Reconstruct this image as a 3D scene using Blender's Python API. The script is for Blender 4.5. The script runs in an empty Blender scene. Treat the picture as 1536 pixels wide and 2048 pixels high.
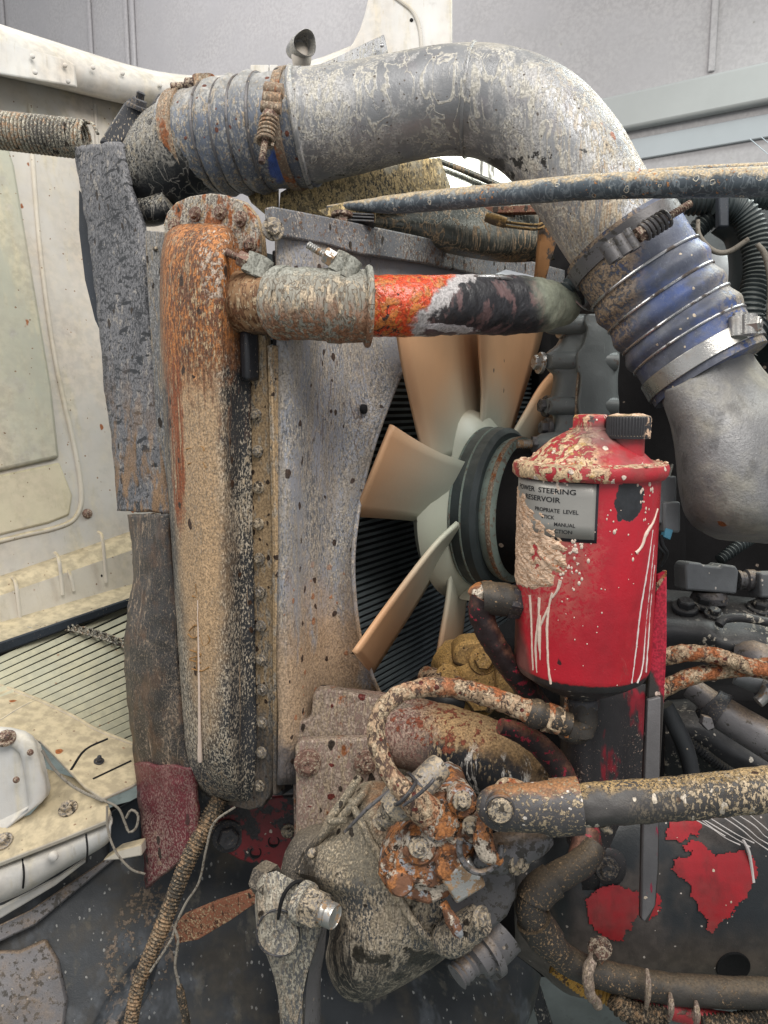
import bpy, bmesh, math, random
from mathutils import Vector, Matrix, noise as mn
random.seed(7)
C = bpy.context.scene.collection
rad = math.radians
# ---------------------------------------------------------------- camera
FPX = 1480.0
CAM = Vector((0, 0, 1.45))
PITCH = rad(8.5)
FW = Vector((0, math.cos(PITCH), -math.sin(PITCH)))
UP = Vector((0, math.sin(PITCH), math.cos(PITCH)))
RT = Vector((1, 0, 0))
cam = bpy.data.cameras.new('camera'); camo = bpy.data.objects.new('camera', cam); C.objects.link(camo)
camo.location = CAM; camo.rotation_euler = (math.pi/2 - PITCH, 0, 0)
cam.sensor_fit = 'VERTICAL'; cam.sensor_height = 36; cam.sensor_width = 27
cam.lens = FPX / 2048 * 36
cam.clip_start = 0.01; cam.clip_end = 100
bpy.context.scene.camera = camo
sc = bpy.context.scene
sc.render.resolution_x = 768; sc.render.resolution_y = 1024
# ---------------------------------------------------------------- world and lamps (inside a workshop)
w = bpy.data.worlds.new('World'); sc.world = w; w.use_nodes = True
bg = w.node_tree.nodes['Background']; bg.inputs[0].default_value = (0.90, 0.91, 0.93, 1); bg.inputs[1].default_value = 0.64
def area(name, loc, target, size, sizey, power, col):
    l = bpy.data.lights.new(name, 'AREA'); l.shape = 'RECTANGLE'; l.size = size; l.size_y = sizey
    l.energy = power; l.color = col
    o = bpy.data.objects.new(name, l); C.objects.link(o); o.location = loc
    o.rotation_euler = (Vector(target) - Vector(loc)).to_track_quat('-Z', 'Y').to_euler()
    return o
area('ceiling_or_fill_lamp', (0.7, -0.5, 3.3), (0.1, 1.0, 1.2), 1.8, 1.2, 62, (1.0, 0.955, 0.89))
area('ceiling_or_fill_lamp', (-1.7, 0.6, 3.0), (-0.7, 1.5, 1.1), 1.2, 1.0, 26, (1.0, 0.95, 0.86))
area('ceiling_or_fill_lamp', (1.6, 1.9, 3.2), (0.5, 1.0, 1.3), 1.0, 1.0, 30, (0.92, 1.0, 0.96))
area('ceiling_or_fill_lamp', (-1.3, 2.9, 3.9), (-0.9, 4.2, 2.1), 1.6, 0.6, 26, (1.0, 0.98, 0.97))  # added fill, aimed at the wall's left part to brighten it
sc.view_settings.view_transform = 'Standard'; sc.view_settings.look = 'None'
sc.view_settings.exposure = 0.2; sc.view_settings.gamma = 1.0
# ---------------------------------------------------------------- placing helpers
def P(px, py, d):
    return CAM + FW*d + RT*((px-768)/FPX*d) + UP*(-(py-1024)/FPX*d)
def PX(l): return [P(*p) for p in l]
TH = rad(33)
L = Vector((math.cos(TH), -math.sin(TH), 0))      # along the truck, towards its rear
W = Vector((math.sin(TH), math.cos(TH), 0))       # across the truck, away from us
Z = Vector((0, 0, 1))
class Plane:
    def __init__(s, p, n): s.p = Vector(p); s.n = Vector(n).normalized()
    def __call__(s, px, py, off=0.0):
        r = FW + RT*((px-768)/FPX) + UP*(-(py-1024)/FPX)
        t = (s.p + s.n*off - CAM).dot(s.n) / r.dot(s.n)
        return CAM + r*t
def plane3(a, b, c):
    n = (b-a).cross(c-a).normalized()
    if n.dot(CAM-a) < 0: n = -n
    return Plane(a, n)
# ---------------------------------------------------------------- object helpers
WL = {}
def thing(name, label, cat, loc, group=None):
    o = bpy.data.objects.new(name, None); C.objects.link(o); o.location = loc
    o.empty_display_size = 0.02
    o['label'] = label; o['category'] = cat
    if group: o['group'] = group
    WL[o] = Vector(loc); return o
def tag(o, label=None, cat=None, group=None, kind=None):
    if label: o['label'] = label
    if cat: o['category'] = cat
    if group: o['group'] = group
    if kind: o['kind'] = kind
    return o
def obj(name, vf, mat, parent=None, smooth=True, bevel=0.0, solid=0.0, sub=0, solid_off=-1, angle=40):
    verts, faces = vf
    lo = Vector([min(v[i] for v in verts) for i in range(3)]); hi = Vector([max(v[i] for v in verts) for i in range(3)])
    c = (lo+hi)/2
    me = bpy.data.meshes.new(name)
    me.from_pydata([tuple(Vector(v)-c) for v in verts], [], faces)
    me.materials.append(mat)
    bm = bmesh.new(); bm.from_mesh(me)
    bmesh.ops.remove_doubles(bm, verts=bm.verts, dist=1e-6)
    if not solid: bmesh.ops.recalc_face_normals(bm, faces=bm.faces)
    else:       # an open sheet: its front faces us, the thickness goes behind
        s_ = sum(f.normal.dot(CAM-c-f.calc_center_median())*f.calc_area() for f in bm.faces)
        if s_ < 0: bmesh.ops.reverse_faces(bm, faces=bm.faces)
    bm.to_mesh(me); bm.free()
    o = bpy.data.objects.new(name, me); C.objects.link(o)
    pw = WL[parent] if parent else Vector((0, 0, 0))
    o.parent = parent; o.location = c - pw; WL[o] = c
    if solid:
        m = o.modifiers.new('thick', 'SOLIDIFY'); m.thickness = solid; m.offset = solid_off
    if bevel:
        m = o.modifiers.new('bevel', 'BEVEL'); m.width = bevel; m.segments = 2; m.limit_method = 'ANGLE'; m.angle_limit = rad(40)
    if sub:
        m = o.modifiers.new('sub', 'SUBSURF'); m.levels = sub; m.render_levels = sub
    if smooth:
        me.polygons.foreach_set('use_smooth', [True]*len(me.polygons))
        try: me.set_sharp_from_angle(angle=rad(angle))
        except Exception: pass
    return o
def join(*vfs):
    V = []; F = []
    for v, f in vfs:
        n = len(V); V += list(v); F += [tuple(i+n for i in q) for q in f]
    return V, F
def spline(pts, n=8):
    """Catmull-Rom through tuples of any length"""
    pts = [list(p) for p in pts]
    if len(pts) < 3: 
        a, b = pts; return [[a[k]+(b[k]-a[k])*i/n for k in range(len(a))] for i in range(n+1)]
    q = [[2*a-b for a, b in zip(pts[0], pts[1])]] + pts + [[2*a-b for a, b in zip(pts[-1], pts[-2])]]
    out = []
    for i in range(1, len(q)-2):
        for k in range(n):
            t = k/n; t2 = t*t; t3 = t2*t
            out.append([0.5*(2*b+(c-a)*t+(2*a-5*b+4*c-d)*t2+(3*b-a-3*c+d)*t3) for a, b, c, d in zip(q[i-1], q[i], q[i+1], q[i+2])])
    out.append(pts[-1]); return out
class Path:
    """sampled swept centreline: pts = (px, py, depth, radius in px)"""
    def __init__(s, pts, step=0.004, n=24, world=False):
        if not world: pts = [tuple(P(a, b, c)) + (r*c/FPX,) for a, b, c, r in pts]
        raw = spline(pts, n)
        cum = [0]
        for a, b in zip(raw, raw[1:]): cum.append(cum[-1] + (Vector(b[:3])-Vector(a[:3])).length)
        s.len = cum[-1]; m = max(2, int(s.len/step)); s.p = []; s.r = []; j = 0
        for i in range(m+1):
            t = s.len*i/m
            while j < len(cum)-2 and cum[j+1] < t: j += 1
            k = (t-cum[j])/max(1e-9, cum[j+1]-cum[j]); a, b = raw[j], raw[j+1]
            v = [x+(y-x)*k for x, y in zip(a, b)]
            s.p.append(Vector(v[:3])); s.r.append(v[3])
        s.m = m; s.t = []
        for i in range(m+1):
            s.t.append((s.p[min(m, i+1)]-s.p[max(0, i-1)]).normalized())
        u = s.t[0].cross(Z)
        if u.length < 0.1: u = s.t[0].cross(Vector((0, 1, 0)))
        u.normalize(); s.u = []
        for i in range(m+1):
            u = (u - s.t[i]*u.dot(s.t[i])).normalized(); s.u.append(u)
    def at(s, f):
        i = max(0, min(s.m, int(round(f*s.m)))); return s.p[i], s.t[i], s.u[i], s.r[i]
def tube(path, seg=28, mod=None, f0=0.0, f1=1.0, extra=0.0, caps=True, crust=None, inner=False):
    i0 = int(round(f0*path.m)); i1 = max(i0+1, int(round(f1*path.m)))
    V = []; F = []
    for i in range(i0, i1+1):
        p, t, u, r = path.p[i], path.t[i], path.u[i], path.r[i]; v = t.cross(u)
        for k in range(seg):
            a = 2*math.pi*k/seg
            rr = r + extra
            if mod: rr += mod(path.len*i/path.m, a)
            q = p + (u*math.cos(a)+v*math.sin(a))*rr
            if crust: q = q + (u*math.cos(a)+v*math.sin(a))*crust[0]*(mn.fractal(q*crust[1], 0.8, 2.0, 4))
            V.append(q)
    n = i1-i0+1
    for i in range(n-1):
        for k in range(seg):
            a = i*seg+k; b = i*seg+(k+1) % seg
            F.append((a, b, b+seg, a+seg))
    if caps:
        F.append(tuple(range(seg))[::-1]); F.append(tuple((n-1)*seg+k for k in range(seg)))
    return V, F
def lathe(o, axis, prof, seg=40, xd=None, mod=None):
    """prof = (radius, height along axis)"""
    axis = Vector(axis).normalized()
    x = xd or (axis.cross(Z) if abs(axis.z) < 0.9 else axis.cross(Vector((0, 1, 0))))
    x = (x-axis*x.dot(axis)).normalized(); y = axis.cross(x)
    V = []; F = []
    for r, h in prof:
        for k in range(seg):
            a = 2*math.pi*k/seg; rr = r*(mod(a, h) if mod else 1)
            V.append(o + axis*h + (x*math.cos(a)+y*math.sin(a))*rr)
    for i in range(len(prof)-1):
        for k in range(seg):
            a = i*seg+k; b = i*seg+(k+1) % seg
            F.append((a, b, b+seg, a+seg))
    if prof[0][0] > 1e-6: F.append(tuple(range(seg))[::-1])
    if prof[-1][0] > 1e-6: F.append(tuple((len(prof)-1)*seg+k for k in range(seg)))
    return V, F
def prism(pts, vec):
    n = len(pts); V = list(pts) + [p+vec for p in pts]
    F = [tuple(range(n)), tuple(range(n, 2*n))[::-1]]
    for i in range(n): F.append((i, i+n, (i+1) % n + n, (i+1) % n))
    return V, F
def box(c, ax, ay, az):
    """half vectors"""
    V = [c+ax*i+ay*j+az*k for i in (-1, 1) for j in (-1, 1) for k in (-1, 1)]
    F = [(0, 1, 3, 2), (4, 6, 7, 5), (0, 4, 5, 1), (2, 3, 7, 6), (0, 2, 6, 4), (1, 5, 7, 3)]
    return V, F
def loft(rows, nu=1, nv=1):
    """rows of points; smoothed along (nu) and across (nv)"""
    R = [[Vector(q) for q in spline([tuple(p) for p in r], nu)] if nu > 1 else [Vector(p) for p in r] for r in rows]
    if nv > 1:
        cols = [[Vector(q) for q in spline([tuple(r[i]) for r in R], nv)] for i in range(len(R[0]))]
        R = [[c[j] for c in cols] for j in range(len(cols[0]))]
    m = len(R[0]); V = [p for r in R for p in r]; F = []
    for i in range(len(R)-1):
        for k in range(m-1):
            a = i*m+k; F.append((a, a+1, a+1+m, a+m))
    return V, F
def rough_up(vf, amp, sc_, seed=0.0):
    """push vertices about for cast or caked surfaces"""
    v, f = vf; o = Vector((seed, seed*1.7, seed*0.3))
    return [Vector(p)+mn.noise_vector(Vector(p)*sc_+o)*amp + mn.noise_vector(Vector(p)*sc_*3+o)*amp*0.4 for p in v], f
def subdiv_poly(pts, n=4):
    out = []
    for a, b in zip(pts, pts[1:]+pts[:1]):
        for k in range(n): out.append(a+(b-a)*k/n)
    return out
_bolts = {}
def bolt(parent, pos, axis, r, mat, kind='hex', name='bolt'):
    key = (mat.name, kind)
    if key not in _bolts:
        V, F = [], []
        o = Vector((0, 0, 0)); a = Vector((0, 0, 1))
        if kind == 'hex':      # washer, six-sided head with rounded top
            vf = join(lathe(o, a, [(1.5, -0.3), (1.5, 0.12), (1.4, 0.22), (0.9, 0.22)], 24),
                      lathe(o, a, [(1.0, 0.2), (1.0, 0.85), (0.86, 1.0), (0.45, 1.02), (0.3, 0.95)], 6))
        elif kind == 'stud':   # nut on a threaded stud
            pr = [(1.5, -0.3), (1.5, 0.12), (1.4, 0.22), (0.9, 0.22)]
            th = [(0.55, 0.9)]
            for k in range(7): th += [(0.6, 1.0+k*0.12), (0.5, 1.06+k*0.12)]
            th += [(0.4, 1.9), (0.1, 1.92)]
            vf = join(lathe(o, a, pr, 24), lathe(o, a, [(1.0, 0.2), (1.0, 0.85), (0.86, 1.0), (0.5, 1.0)], 6), lathe(o, a, th, 16))
        else:                  # rivet dome
            vf = lathe(o, a, [(1.0, -0.4), (1.0, 0.05), (0.9, 0.3), (0.6, 0.5), (0.25, 0.6), (0.02, 0.62)], 16)
        me = bpy.data.meshes.new(name); me.from_pydata([tuple(v) for v in vf[0]], [], vf[1]); me.materials.append(mat)
        me.polygons.foreach_set('use_smooth', [True]*len(me.polygons)); me.set_sharp_from_angle(angle=rad(30))
        _bolts[key] = me
    o = bpy.data.objects.new(name, _bolts[key]); C.objects.link(o)
    q = Vector(axis).to_track_quat('Z', 'Y'); o.rotation_mode = 'QUATERNION'
    o.rotation_quaternion = q @ Matrix.Rotation(random.uniform(0, 1), 3, 'Z').to_quaternion()
    o.scale = (r, r, r); o.parent = parent; o.location = Vector(pos) - (WL[parent] if parent else Vector()); WL[o] = Vector(pos)
    return o
# ---------------------------------------------------------------- material builder
class Mat:
    def __init__(s, name, base, rough=0.6, metal=0.0, var=0.25, vscale=9.0):
        s.m = bpy.data.materials.new(name); s.m.use_nodes = True; s.t = s.m.node_tree; s.N = s.t.nodes
        s.bs = s.N['Principled BSDF']
        g = s.N.new('ShaderNodeNewGeometry'); s.pos = g.outputs['Position']; s.nor = g.outputs['Normal']
        n = s.noise(vscale, 5)
        s.col = s.mix(s.remap(n, 0.35, 0.65), tuple(c*(1-var) for c in base), tuple(min(1, c*(1+var)) for c in base))
        s.rough = rough; s.metal = metal
        s.h = s.add(s.mul(s.noise(220, 3), 0.00025), s.mul(s.noise(650, 3), 0.00022))
        f = s.mul(s.noise(60, 4), 1.0); s.rough = s.add(s.mul(f, 0.24), rough-0.12)
    def link(s, a, b):
        if isinstance(a, (int, float)): b.default_value = a
        elif isinstance(a, tuple): b.default_value = (a[0], a[1], a[2], 1) if len(b.default_value) == 4 else a
        else: s.t.links.new(a, b)
    def vec(s, stretch):
        if stretch == (1, 1, 1): return s.pos
        n = s.N.new('ShaderNodeVectorMath'); n.operation = 'MULTIPLY'; s.link(s.pos, n.inputs[0]); n.inputs[1].default_value = stretch
        return n.outputs[0]
    def noise(s, scale, detail=4, stretch=(1, 1, 1), rough=0.6, dist=0.0):
        n = s.N.new('ShaderNodeTexNoise'); s.link(s.vec(stretch), n.inputs['Vector'])
        n.inputs['Scale'].default_value = scale; n.inputs['Detail'].default_value = detail
        n.inputs['Roughness'].default_value = rough; n.inputs['Distortion'].default_value = dist
        return n.outputs[0]
    def math(s, op, a, b=0.0):
        n = s.N.new('ShaderNodeMath'); n.operation = op; s.link(a, n.inputs[0]); s.link(b, n.inputs[1]); return n.outputs[0]
    def mul(s, a, b): return s.math('MULTIPLY', a, b)
    def add(s, a, b): return s.math('ADD', a, b)
    def remap(s, v, lo, hi):
        n = s.N.new('ShaderNodeMapRange'); n.interpolation_type = 'SMOOTHSTEP'; s.link(v, n.inputs[0])
        n.inputs[1].default_value = lo; n.inputs[2].default_value = hi
        if lo > hi:
            n.inputs[1].default_value = hi; n.inputs[2].default_value = lo; n.inputs[3].default_value = 1; n.inputs[4].default_value = 0
        return n.outputs[0]
    def mix(s, f, a, b):
        n = s.N.new('ShaderNodeMix'); n.data_type = 'RGBA'; s.link(f, n.inputs[0]); s.link(a, n.inputs[6]); s.link(b, n.inputs[7]); return n.outputs[2]
    def mixf(s, f, a, b):
        n = s.N.new('ShaderNodeMix'); s.link(f, n.inputs[0]); s.link(a, n.inputs[2]); s.link(b, n.inputs[3]); return n.outputs[0]
    # masks
    def speck(s, scale, thr, stretch=(1, 1, 1), soft=0.025, dist=0.0, detail=3):
        scale *= 3.0 if scale >= 100 else (2.4 if scale >= 55 else 1.3); detail += 1
        n = s.noise(scale, detail, stretch, 0.65, dist)
        if scale > 120:
            if not hasattr(s, 'lowf'): s.lowf = s.mul(s.add(s.noise(13, 4, (1, 1, 0.55), 0.6, 0.6), -0.5), 0.42)
            n = s.add(n, s.lowf)
        return s.remap(n, thr-soft, thr+soft)
    def runs(s, scale=42, width=0.03, length=0.12, thr=0.47):
        """thin meandering vertical runs of dried mud, in clusters"""
        return s.mul(s.worm(scale, width, (1, 1, length), 0.7, 2), s.remap(s.noise(9, 3), thr-0.05, thr+0.05))
    def drop(s, scale, size, keep=0.5, stretch=(1, 1, 1), ring=False):
        if scale >= 45: scale *= 1.5
        v = s.N.new('ShaderNodeTexVoronoi'); nz = s.N.new('ShaderNodeTexNoise'); nz.inputs['Scale'].default_value = scale*1.3; s.link(s.pos, nz.inputs['Vector'])
        am = s.N.new('ShaderNodeVectorMath'); am.operation = 'MULTIPLY_ADD'; s.link(nz.outputs[1], am.inputs[0]); am.inputs[1].default_value = (0.5/scale,)*3; s.link(s.vec(stretch), am.inputs[2])
        s.link(am.outputs[0], v.inputs['Vector']); v.inputs['Scale'].default_value = scale
        sp = s.N.new('ShaderNodeSeparateColor'); s.link(v.outputs['Color'], sp.inputs[0])
        rs = s.mul(s.remap(sp.outputs[0], 1-keep, 1.0), size)
        d = s.math('SUBTRACT', rs, v.outputs['Distance'])
        m = s.remap(d, 0.0, 0.06)
        if ring: m = s.mul(m, s.remap(d, 0.2, 0.1))
        return m
    def worm(s, scale, width=0.02, stretch=(1, 1, 1), dist=0.6, detail=2, at=0.5):
        scale *= 1.7; detail += 1
        n = s.noise(scale, detail, stretch, 0.5, dist)
        return s.remap(s.math('ABSOLUTE', s.math('SUBTRACT', n, at)), width, width*0.35)
    def drip(s, scale, thr, length=0.1, soft=0.03):
        if scale >= 40: scale *= 2.0
        return s.speck(scale, thr, (1, 1, length), soft, 0.15, 4)
    def upm(s, lo=0.2, hi=0.8, nz=40, amt=0.5):
        sp = s.N.new('ShaderNodeSeparateXYZ'); s.link(s.nor, sp.inputs[0])
        v = s.add(sp.outputs[2], s.mul(s.add(s.noise(nz, 5), -0.5), amt*2)); return s.remap(v, lo, hi)
    def blob(s, c, r, amp=0.5, nscale=30, soft=0.15, stretch=(1, 1, 1)):
        if isinstance(r, (int, float)): r = (r, r, r)
        else: r = (r[0], max(r[1], 0.35), r[2])
        a = s.N.new('ShaderNodeVectorMath'); a.operation = 'SUBTRACT'; s.link(s.pos, a.inputs[0]); a.inputs[1].default_value = tuple(c)
        b = s.N.new('ShaderNodeVectorMath'); b.operation = 'DIVIDE'; s.link(a.outputs[0], b.inputs[0]); b.inputs[1].default_value = r
        l = s.N.new('ShaderNodeVectorMath'); l.operation = 'LENGTH'; s.link(b.outputs[0], l.inputs[0])
        v = s.add(l.outputs['Value'], s.mul(s.add(s.noise(nscale, 6, stretch, 0.65), -0.5), amp*2.5))
        return s.remap(v, 1+soft, 1-soft)
    def axis(s, c, dirv, lo, hi, amp=0.0, nscale=30):
        """mask rising from lo to hi metres along a direction from c"""
        a = s.N.new('ShaderNodeVectorMath'); a.operation = 'SUBTRACT'; s.link(s.pos, a.inputs[0]); a.inputs[1].default_value = tuple(c)
        b = s.N.new('ShaderNodeVectorMath'); b.operation = 'DOT_PRODUCT'; s.link(a.outputs[0], b.inputs[0]); b.inputs[1].default_value = tuple(Vector(dirv).normalized())
        v = b.outputs['Value']
        if amp: v = s.add(v, s.mul(s.add(s.noise(nscale, 5), -0.5), amp*2))
        return s.remap(v, lo, hi)
    # layers
    def lay(s, f, col, rough=None, h=0.0, metal=None, var=0.22, amt=1.0, vs=70):
        if amt != 1.0: f = s.mul(f, amt)
        if h >= 0.0003 and vs == 70: vs = 420; var = max(var, 0.34)
        c = s.mix(s.remap(s.noise(vs, 4), 0.35, 0.65), tuple(x*(1-var) for x in col), tuple(min(1, x*(1+var)) for x in col))
        s.col = s.mix(f, s.col, c)
        if rough is not None: s.rough = s.mixf(f, s.rough, rough*(0.68 if rough >= .75 else 1))
        if metal is not None: s.metal = s.mixf(f, s.metal, metal)
        if h: s.h = s.add(s.h, s.mul(f, h*0.7))
        return s
    def relief(s, amt, scale, stretch=(1, 1, 1), detail=5, dist=0.3):
        s.h = s.add(s.h, s.mul(s.noise(scale, detail, stretch, 0.6, dist), amt)); return s
    def done(s, spec=0.4, bump=1.0):
        s.link(s.col, s.bs.inputs['Base Color']); s.link(s.rough, s.bs.inputs['Roughness']); s.link(s.metal, s.bs.inputs['Metallic'])
        s.bs.inputs['Specular IOR Level'].default_value = spec
        b = s.N.new('ShaderNodeBump'); b.inputs['Strength'].default_value = bump; b.inputs['Distance'].default_value = 1.0
        s.link(s.h, b.inputs['Height']); s.t.links.new(b.outputs[0], s.bs.inputs['Normal'])
        return s.m
TAN = (0.45, 0.32, 0.19); PALE = (0.55, 0.46, 0.35); GREYTAN = (0.39, 0.335, 0.26); RUST = (0.26, 0.085, 0.025); ORANGE = (0.42, 0.14, 0.035)
DARK = (0.03, 0.032, 0.036); YEL = (0.45, 0.36, 0.17); RED = (0.42, 0.012, 0.025); BROWN = (0.08, 0.05, 0.03)
# ---------------------------------------------------------------- materials
def m_speckled(name, base, c1=GREYTAN, c2=TAN, t1=0.52, t2=0.6, rough=0.62, metal=0.0, drips=True, stretch=0.45, dark=True, rustf=0.0, sc_=170):
    """painted part spattered with dried sludge"""
    m = Mat(name, base, rough, metal)
    m.lay(m.speck(sc_, t1, (1, 1, stretch)), c1, 0.8, 0.0007)
    m.lay(m.speck(sc_*0.5, t2, (1, 1, stretch), 0.03, 0.4), c2, 0.85, 0.0009)
    if drips: m.lay(m.drip(70, 0.60, 0.12), c2, 0.85, 0.0006, amt=0.8)
    if drips: m.lay(m.runs(), c2, 0.7, 0.0005); m.lay(m.drip(110, 0.56, 0.05), c1, 0.7, 0.0005, amt=0.8)
    if rustf: m.lay(m.speck(38, 1-rustf, (1, 1, 0.6), 0.05), RUST, 0.9, 0.0004)
    if dark: m.lay(m.drop(60, 0.42, 0.28, (1, 1, 0.6)), (0.035, 0.025, 0.018), 0.6, 0.0006)
    return m
M = {}
# white painted hood inside
def m_white(name, c=(0.47, 0.447, 0.41), dust=0.6, stain=True, dustc=(0.52, 0.43, 0.25), rust=0.4):
    m = Mat(name, c, 0.5, var=0.08, vscale=4)
    if stain:
        m.lay(m.speck(5, 0.55, (1, 1, 0.5), 0.18), (0.42, 0.345, 0.265), 0.6, amt=0.65)
        m.lay(m.drip(16, 0.60, 0.06, 0.08), (0.46, 0.40, 0.27), 0.6, amt=0.5)
        m.lay(m.speck(14, 0.66, (1, 1, 1), 0.1), (0.32, 0.30, 0.30), 0.6, amt=0.5)
        m.lay(m.drip(40, 0.66, 0.05, 0.04), (0.40, 0.35, 0.26), 0.6, amt=0.35)
    if dust: m.lay(m.upm(0.15, 0.7, 30, 0.3), dustc, 0.85, 0.0002, amt=dust)
    if rust:
        m.lay(m.drop(40, 0.3, 0.12, (1, 1, 0.5)), RUST, 0.8, 0.0003)
        m.lay(m.drop(110, 0.3, 0.10), (0.2, 0.13, 0.08), 0.8, 0.0002)
    return m
M['white'] = m_white('white_paint').done(0.4, 0.6)
M['white_clean'] = m_white('white_rim_paint', (0.56, 0.555, 0.54), 0.35, True, (0.6, 0.56, 0.47), 0).done(0.4, 0.6)
M['white_dusty'] = m_white('dusty_yellow_paint', (0.53, 0.49, 0.42), 0.85, True, (0.41, 0.34, 0.215), 0.6).done(0.3, 0.8)
m = m_white('greenish_panel', (0.37, 0.37, 0.30), 0.4, True, (0.40, 0.36, 0.22)); M['recess'] = m.done(0.3, 0.7)
m = m_white('yellowed_panel', (0.50, 0.45, 0.33), 0.5, True, (0.40, 0.36, 0.22)); M['recess_low'] = m.done(0.3, 0.7)
m = Mat('wall_paint', (0.37, 0.36, 0.37), 0.55, var=0.05, vscale=2); m.lay(m.speck(3, 0.5, (1, 1, 1), 0.3), (0.39, 0.375, 0.37), amt=0.5); m.lay(m.drop(25, 0.2, 0.1), (0.36, 0.35, 0.34)); M['wall'] = m.done(0.3, 0.03)
m = Mat('wall_ledge_paint', (0.37, 0.385, 0.38), 0.5, var=0.05, vscale=2); M['wall2'] = m.done(0.3, 0.03)
m = Mat('wall_band_paint', (0.37, 0.40, 0.42), 0.5, var=0.05, vscale=2); M['wall3'] = m.done(0.3, 0.03)
m = Mat('galvanised_wire', (0.33, 0.37, 0.40), 0.5, 0.2); M['wire'] = m.done()
m = Mat('concrete', (0.15, 0.18, 0.17), 0.55, vscale=4); m.lay(m.speck(20, 0.6), (0.1, 0.12, 0.11), amt=0.4); m.lay(m.drop(30, 0.25, 0.2), (0.3, 0.33, 0.3), amt=0.5); M['floor'] = m.done(0.4, 0.3)
m = Mat('slat_paint', (0.42, 0.42, 0.33), 0.45, var=0.1); m.lay(m.upm(0.3, 0.9, 20, 0.3), (0.50, 0.44, 0.27), 0.7, amt=0.5); m.lay(m.drop(70, 0.25, 0.2), RUST, 0.8, amt=0.6); M['slat'] = m.done(0.4, 0.5)
m = Mat('dark_rubber', (0.022, 0.028, 0.038), 0.6); m.lay(m.speck(120, 0.66), GREYTAN, 0.8, 0.0003, amt=0.5); M['rubber'] = m.done()
m = Mat('black_void', (0.012, 0.012, 0.013), 0.8); M['black'] = m.done(0.2)
m = Mat('black_plastic', (0.02, 0.022, 0.025), 0.45); m.lay(m.drop(120, 0.3, 0.08), PALE, 0.8, 0.0003, amt=0.6); m.lay(m.upm(0.4, 1.1, 40, 0.4), (0.12, 0.11, 0.09), 0.8, amt=0.6); M['plastic'] = m.done()
m = Mat('loom_plastic', (0.035, 0.045, 0.048), 0.42); m.lay(m.upm(0.2, 1.0, 50, 0.4), (0.13, 0.14, 0.13), 0.75, amt=0.7); M['loom'] = m.done()
m = Mat('cable_sheath', (0.20, 0.18, 0.15), 0.7); m.lay(m.speck(120, 0.58), (0.1, 0.08, 0.06), 0.8); M['cable'] = m.done()
# rubber flaps
m = m_speckled('rubber_flap', (0.05, 0.052, 0.058), (0.15, 0.15, 0.16), (0.27, 0.25, 0.23), 0.45, 0.60, stretch=0.7, drips=False, sc_=110)
m.lay(m.speck(54, 0.585, (0.45, 0.45, 1.5), 0.025, 0.5), (0.022, 0.024, 0.028), 0.5, -0.0003)
m.lay(m.mul(m.axis(P(260, 850, 1), (0, 0, -1), -0.1, 0.1, 0.08, 40), m.speck(40, 0.5, (1, 1, 0.4), 0.06)), (0.24, 0.15, 0.085), 0.8, 0.0004)
M['flap'] = m.done(0.35, 0.35)
m = m_speckled('rubber_flap_oily', (0.022, 0.019, 0.017), (0.12, 0.095, 0.075), (0.24, 0.18, 0.125), 0.55, 0.60, rough=0.38, stretch=0.85, sc_=190, drips=False)
m.lay(m.speck(24, 0.57, (1, 1, 0.7), 0.08), (0.12, 0.065, 0.035), 0.45, 0.0001, amt=0.6); m.lay(m.runs(24, 0.010, 0.10, 0.50), (0.36, 0.27, 0.19), 0.5, 0.0005); M['flap2'] = m.done(0.6, 0.6)
m = m_speckled('dark_red_flap', (0.11, 0.018, 0.024), (0.30, 0.20, 0.17), (0.34, 0.22, 0.16), 0.53, 0.64, rough=0.35, stretch=0.8, sc_=150, drips=False)
m.lay(m.axis(P(330, 1720, 0.9), (0, 0, 1), -0.02, 0.10, 0.05, 60), (0.12, 0.015, 0.025), 0.3, amt=0.5); M['redflap'] = m.done(0.5)
# charge cooler tank
m = Mat('cooler_tank_black', (0.016, 0.017, 0.02), 0.32)
m.lay(m.mul(m.speck(170, 0.50, (1, 1, 0.7)), m.upm(-0.75, 0.45, 20, 0.5)), (0.30, 0.285, 0.25), 0.6, 0.0007)
m.lay(m.mul(m.speck(80, 0.58, (1, 1, 0.6)), m.upm(-0.5, 0.5, 20, 0.5)), (0.33, 0.28, 0.20), 0.6, 0.0008); m.lay(m.runs(), (0.25, 0.235, 0.21), 0.6, 0.0004, amt=0.7); m.lay(m.drop(60, 0.4, 0.3), (0.02, 0.018, 0.016), 0.4, 0.0006)
M['cac'] = m.done(0.4)
# aluminium pipe
m = Mat('aluminium_pipe', (0.235, 0.24, 0.25), 0.36, 0.38, var=0.15, vscale=14)
m.lay(m.speck(22, 0.60, (1, 1, 0.8), 0.08), (0.22, 0.205, 0.22), 0.5, amt=0.5)
m.lay(m.mul(m.speck(8, 0.47, (1, 1, 1), 0.05), m.drip(38, 0.50, 0.16, 0.04)), (0.34, 0.335, 0.33), 0.5, 0.0003, 0.2, amt=0.85)
m.lay(m.runs(34, 0.040, 0.22, 0.44), (0.42, 0.40, 0.35), 0.6, 0.0004, 0.0, amt=0.8)
m.lay(m.mul(m.worm(60, 0.030, (1, 1, 0.25), 1.1, 3), m.speck(9, 0.50, (1, 1, 1), 0.05)), (0.44, 0.42, 0.37), 0.7, 0.0004, 0.0, amt=0.85)
m.lay(m.mul(m.worm(60, 0.02, (1, 1, 0.3), 0.8, 2, 0.45), m.speck(9, 0.5, (1, 1, 1), 0.04)), (0.15, 0.15, 0.16), 0.5, -0.0003, amt=0.6)
B_ = m.axis(P(1010, 250, .88), RT, -0.01, 0.13, 0.05, 30)
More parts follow.
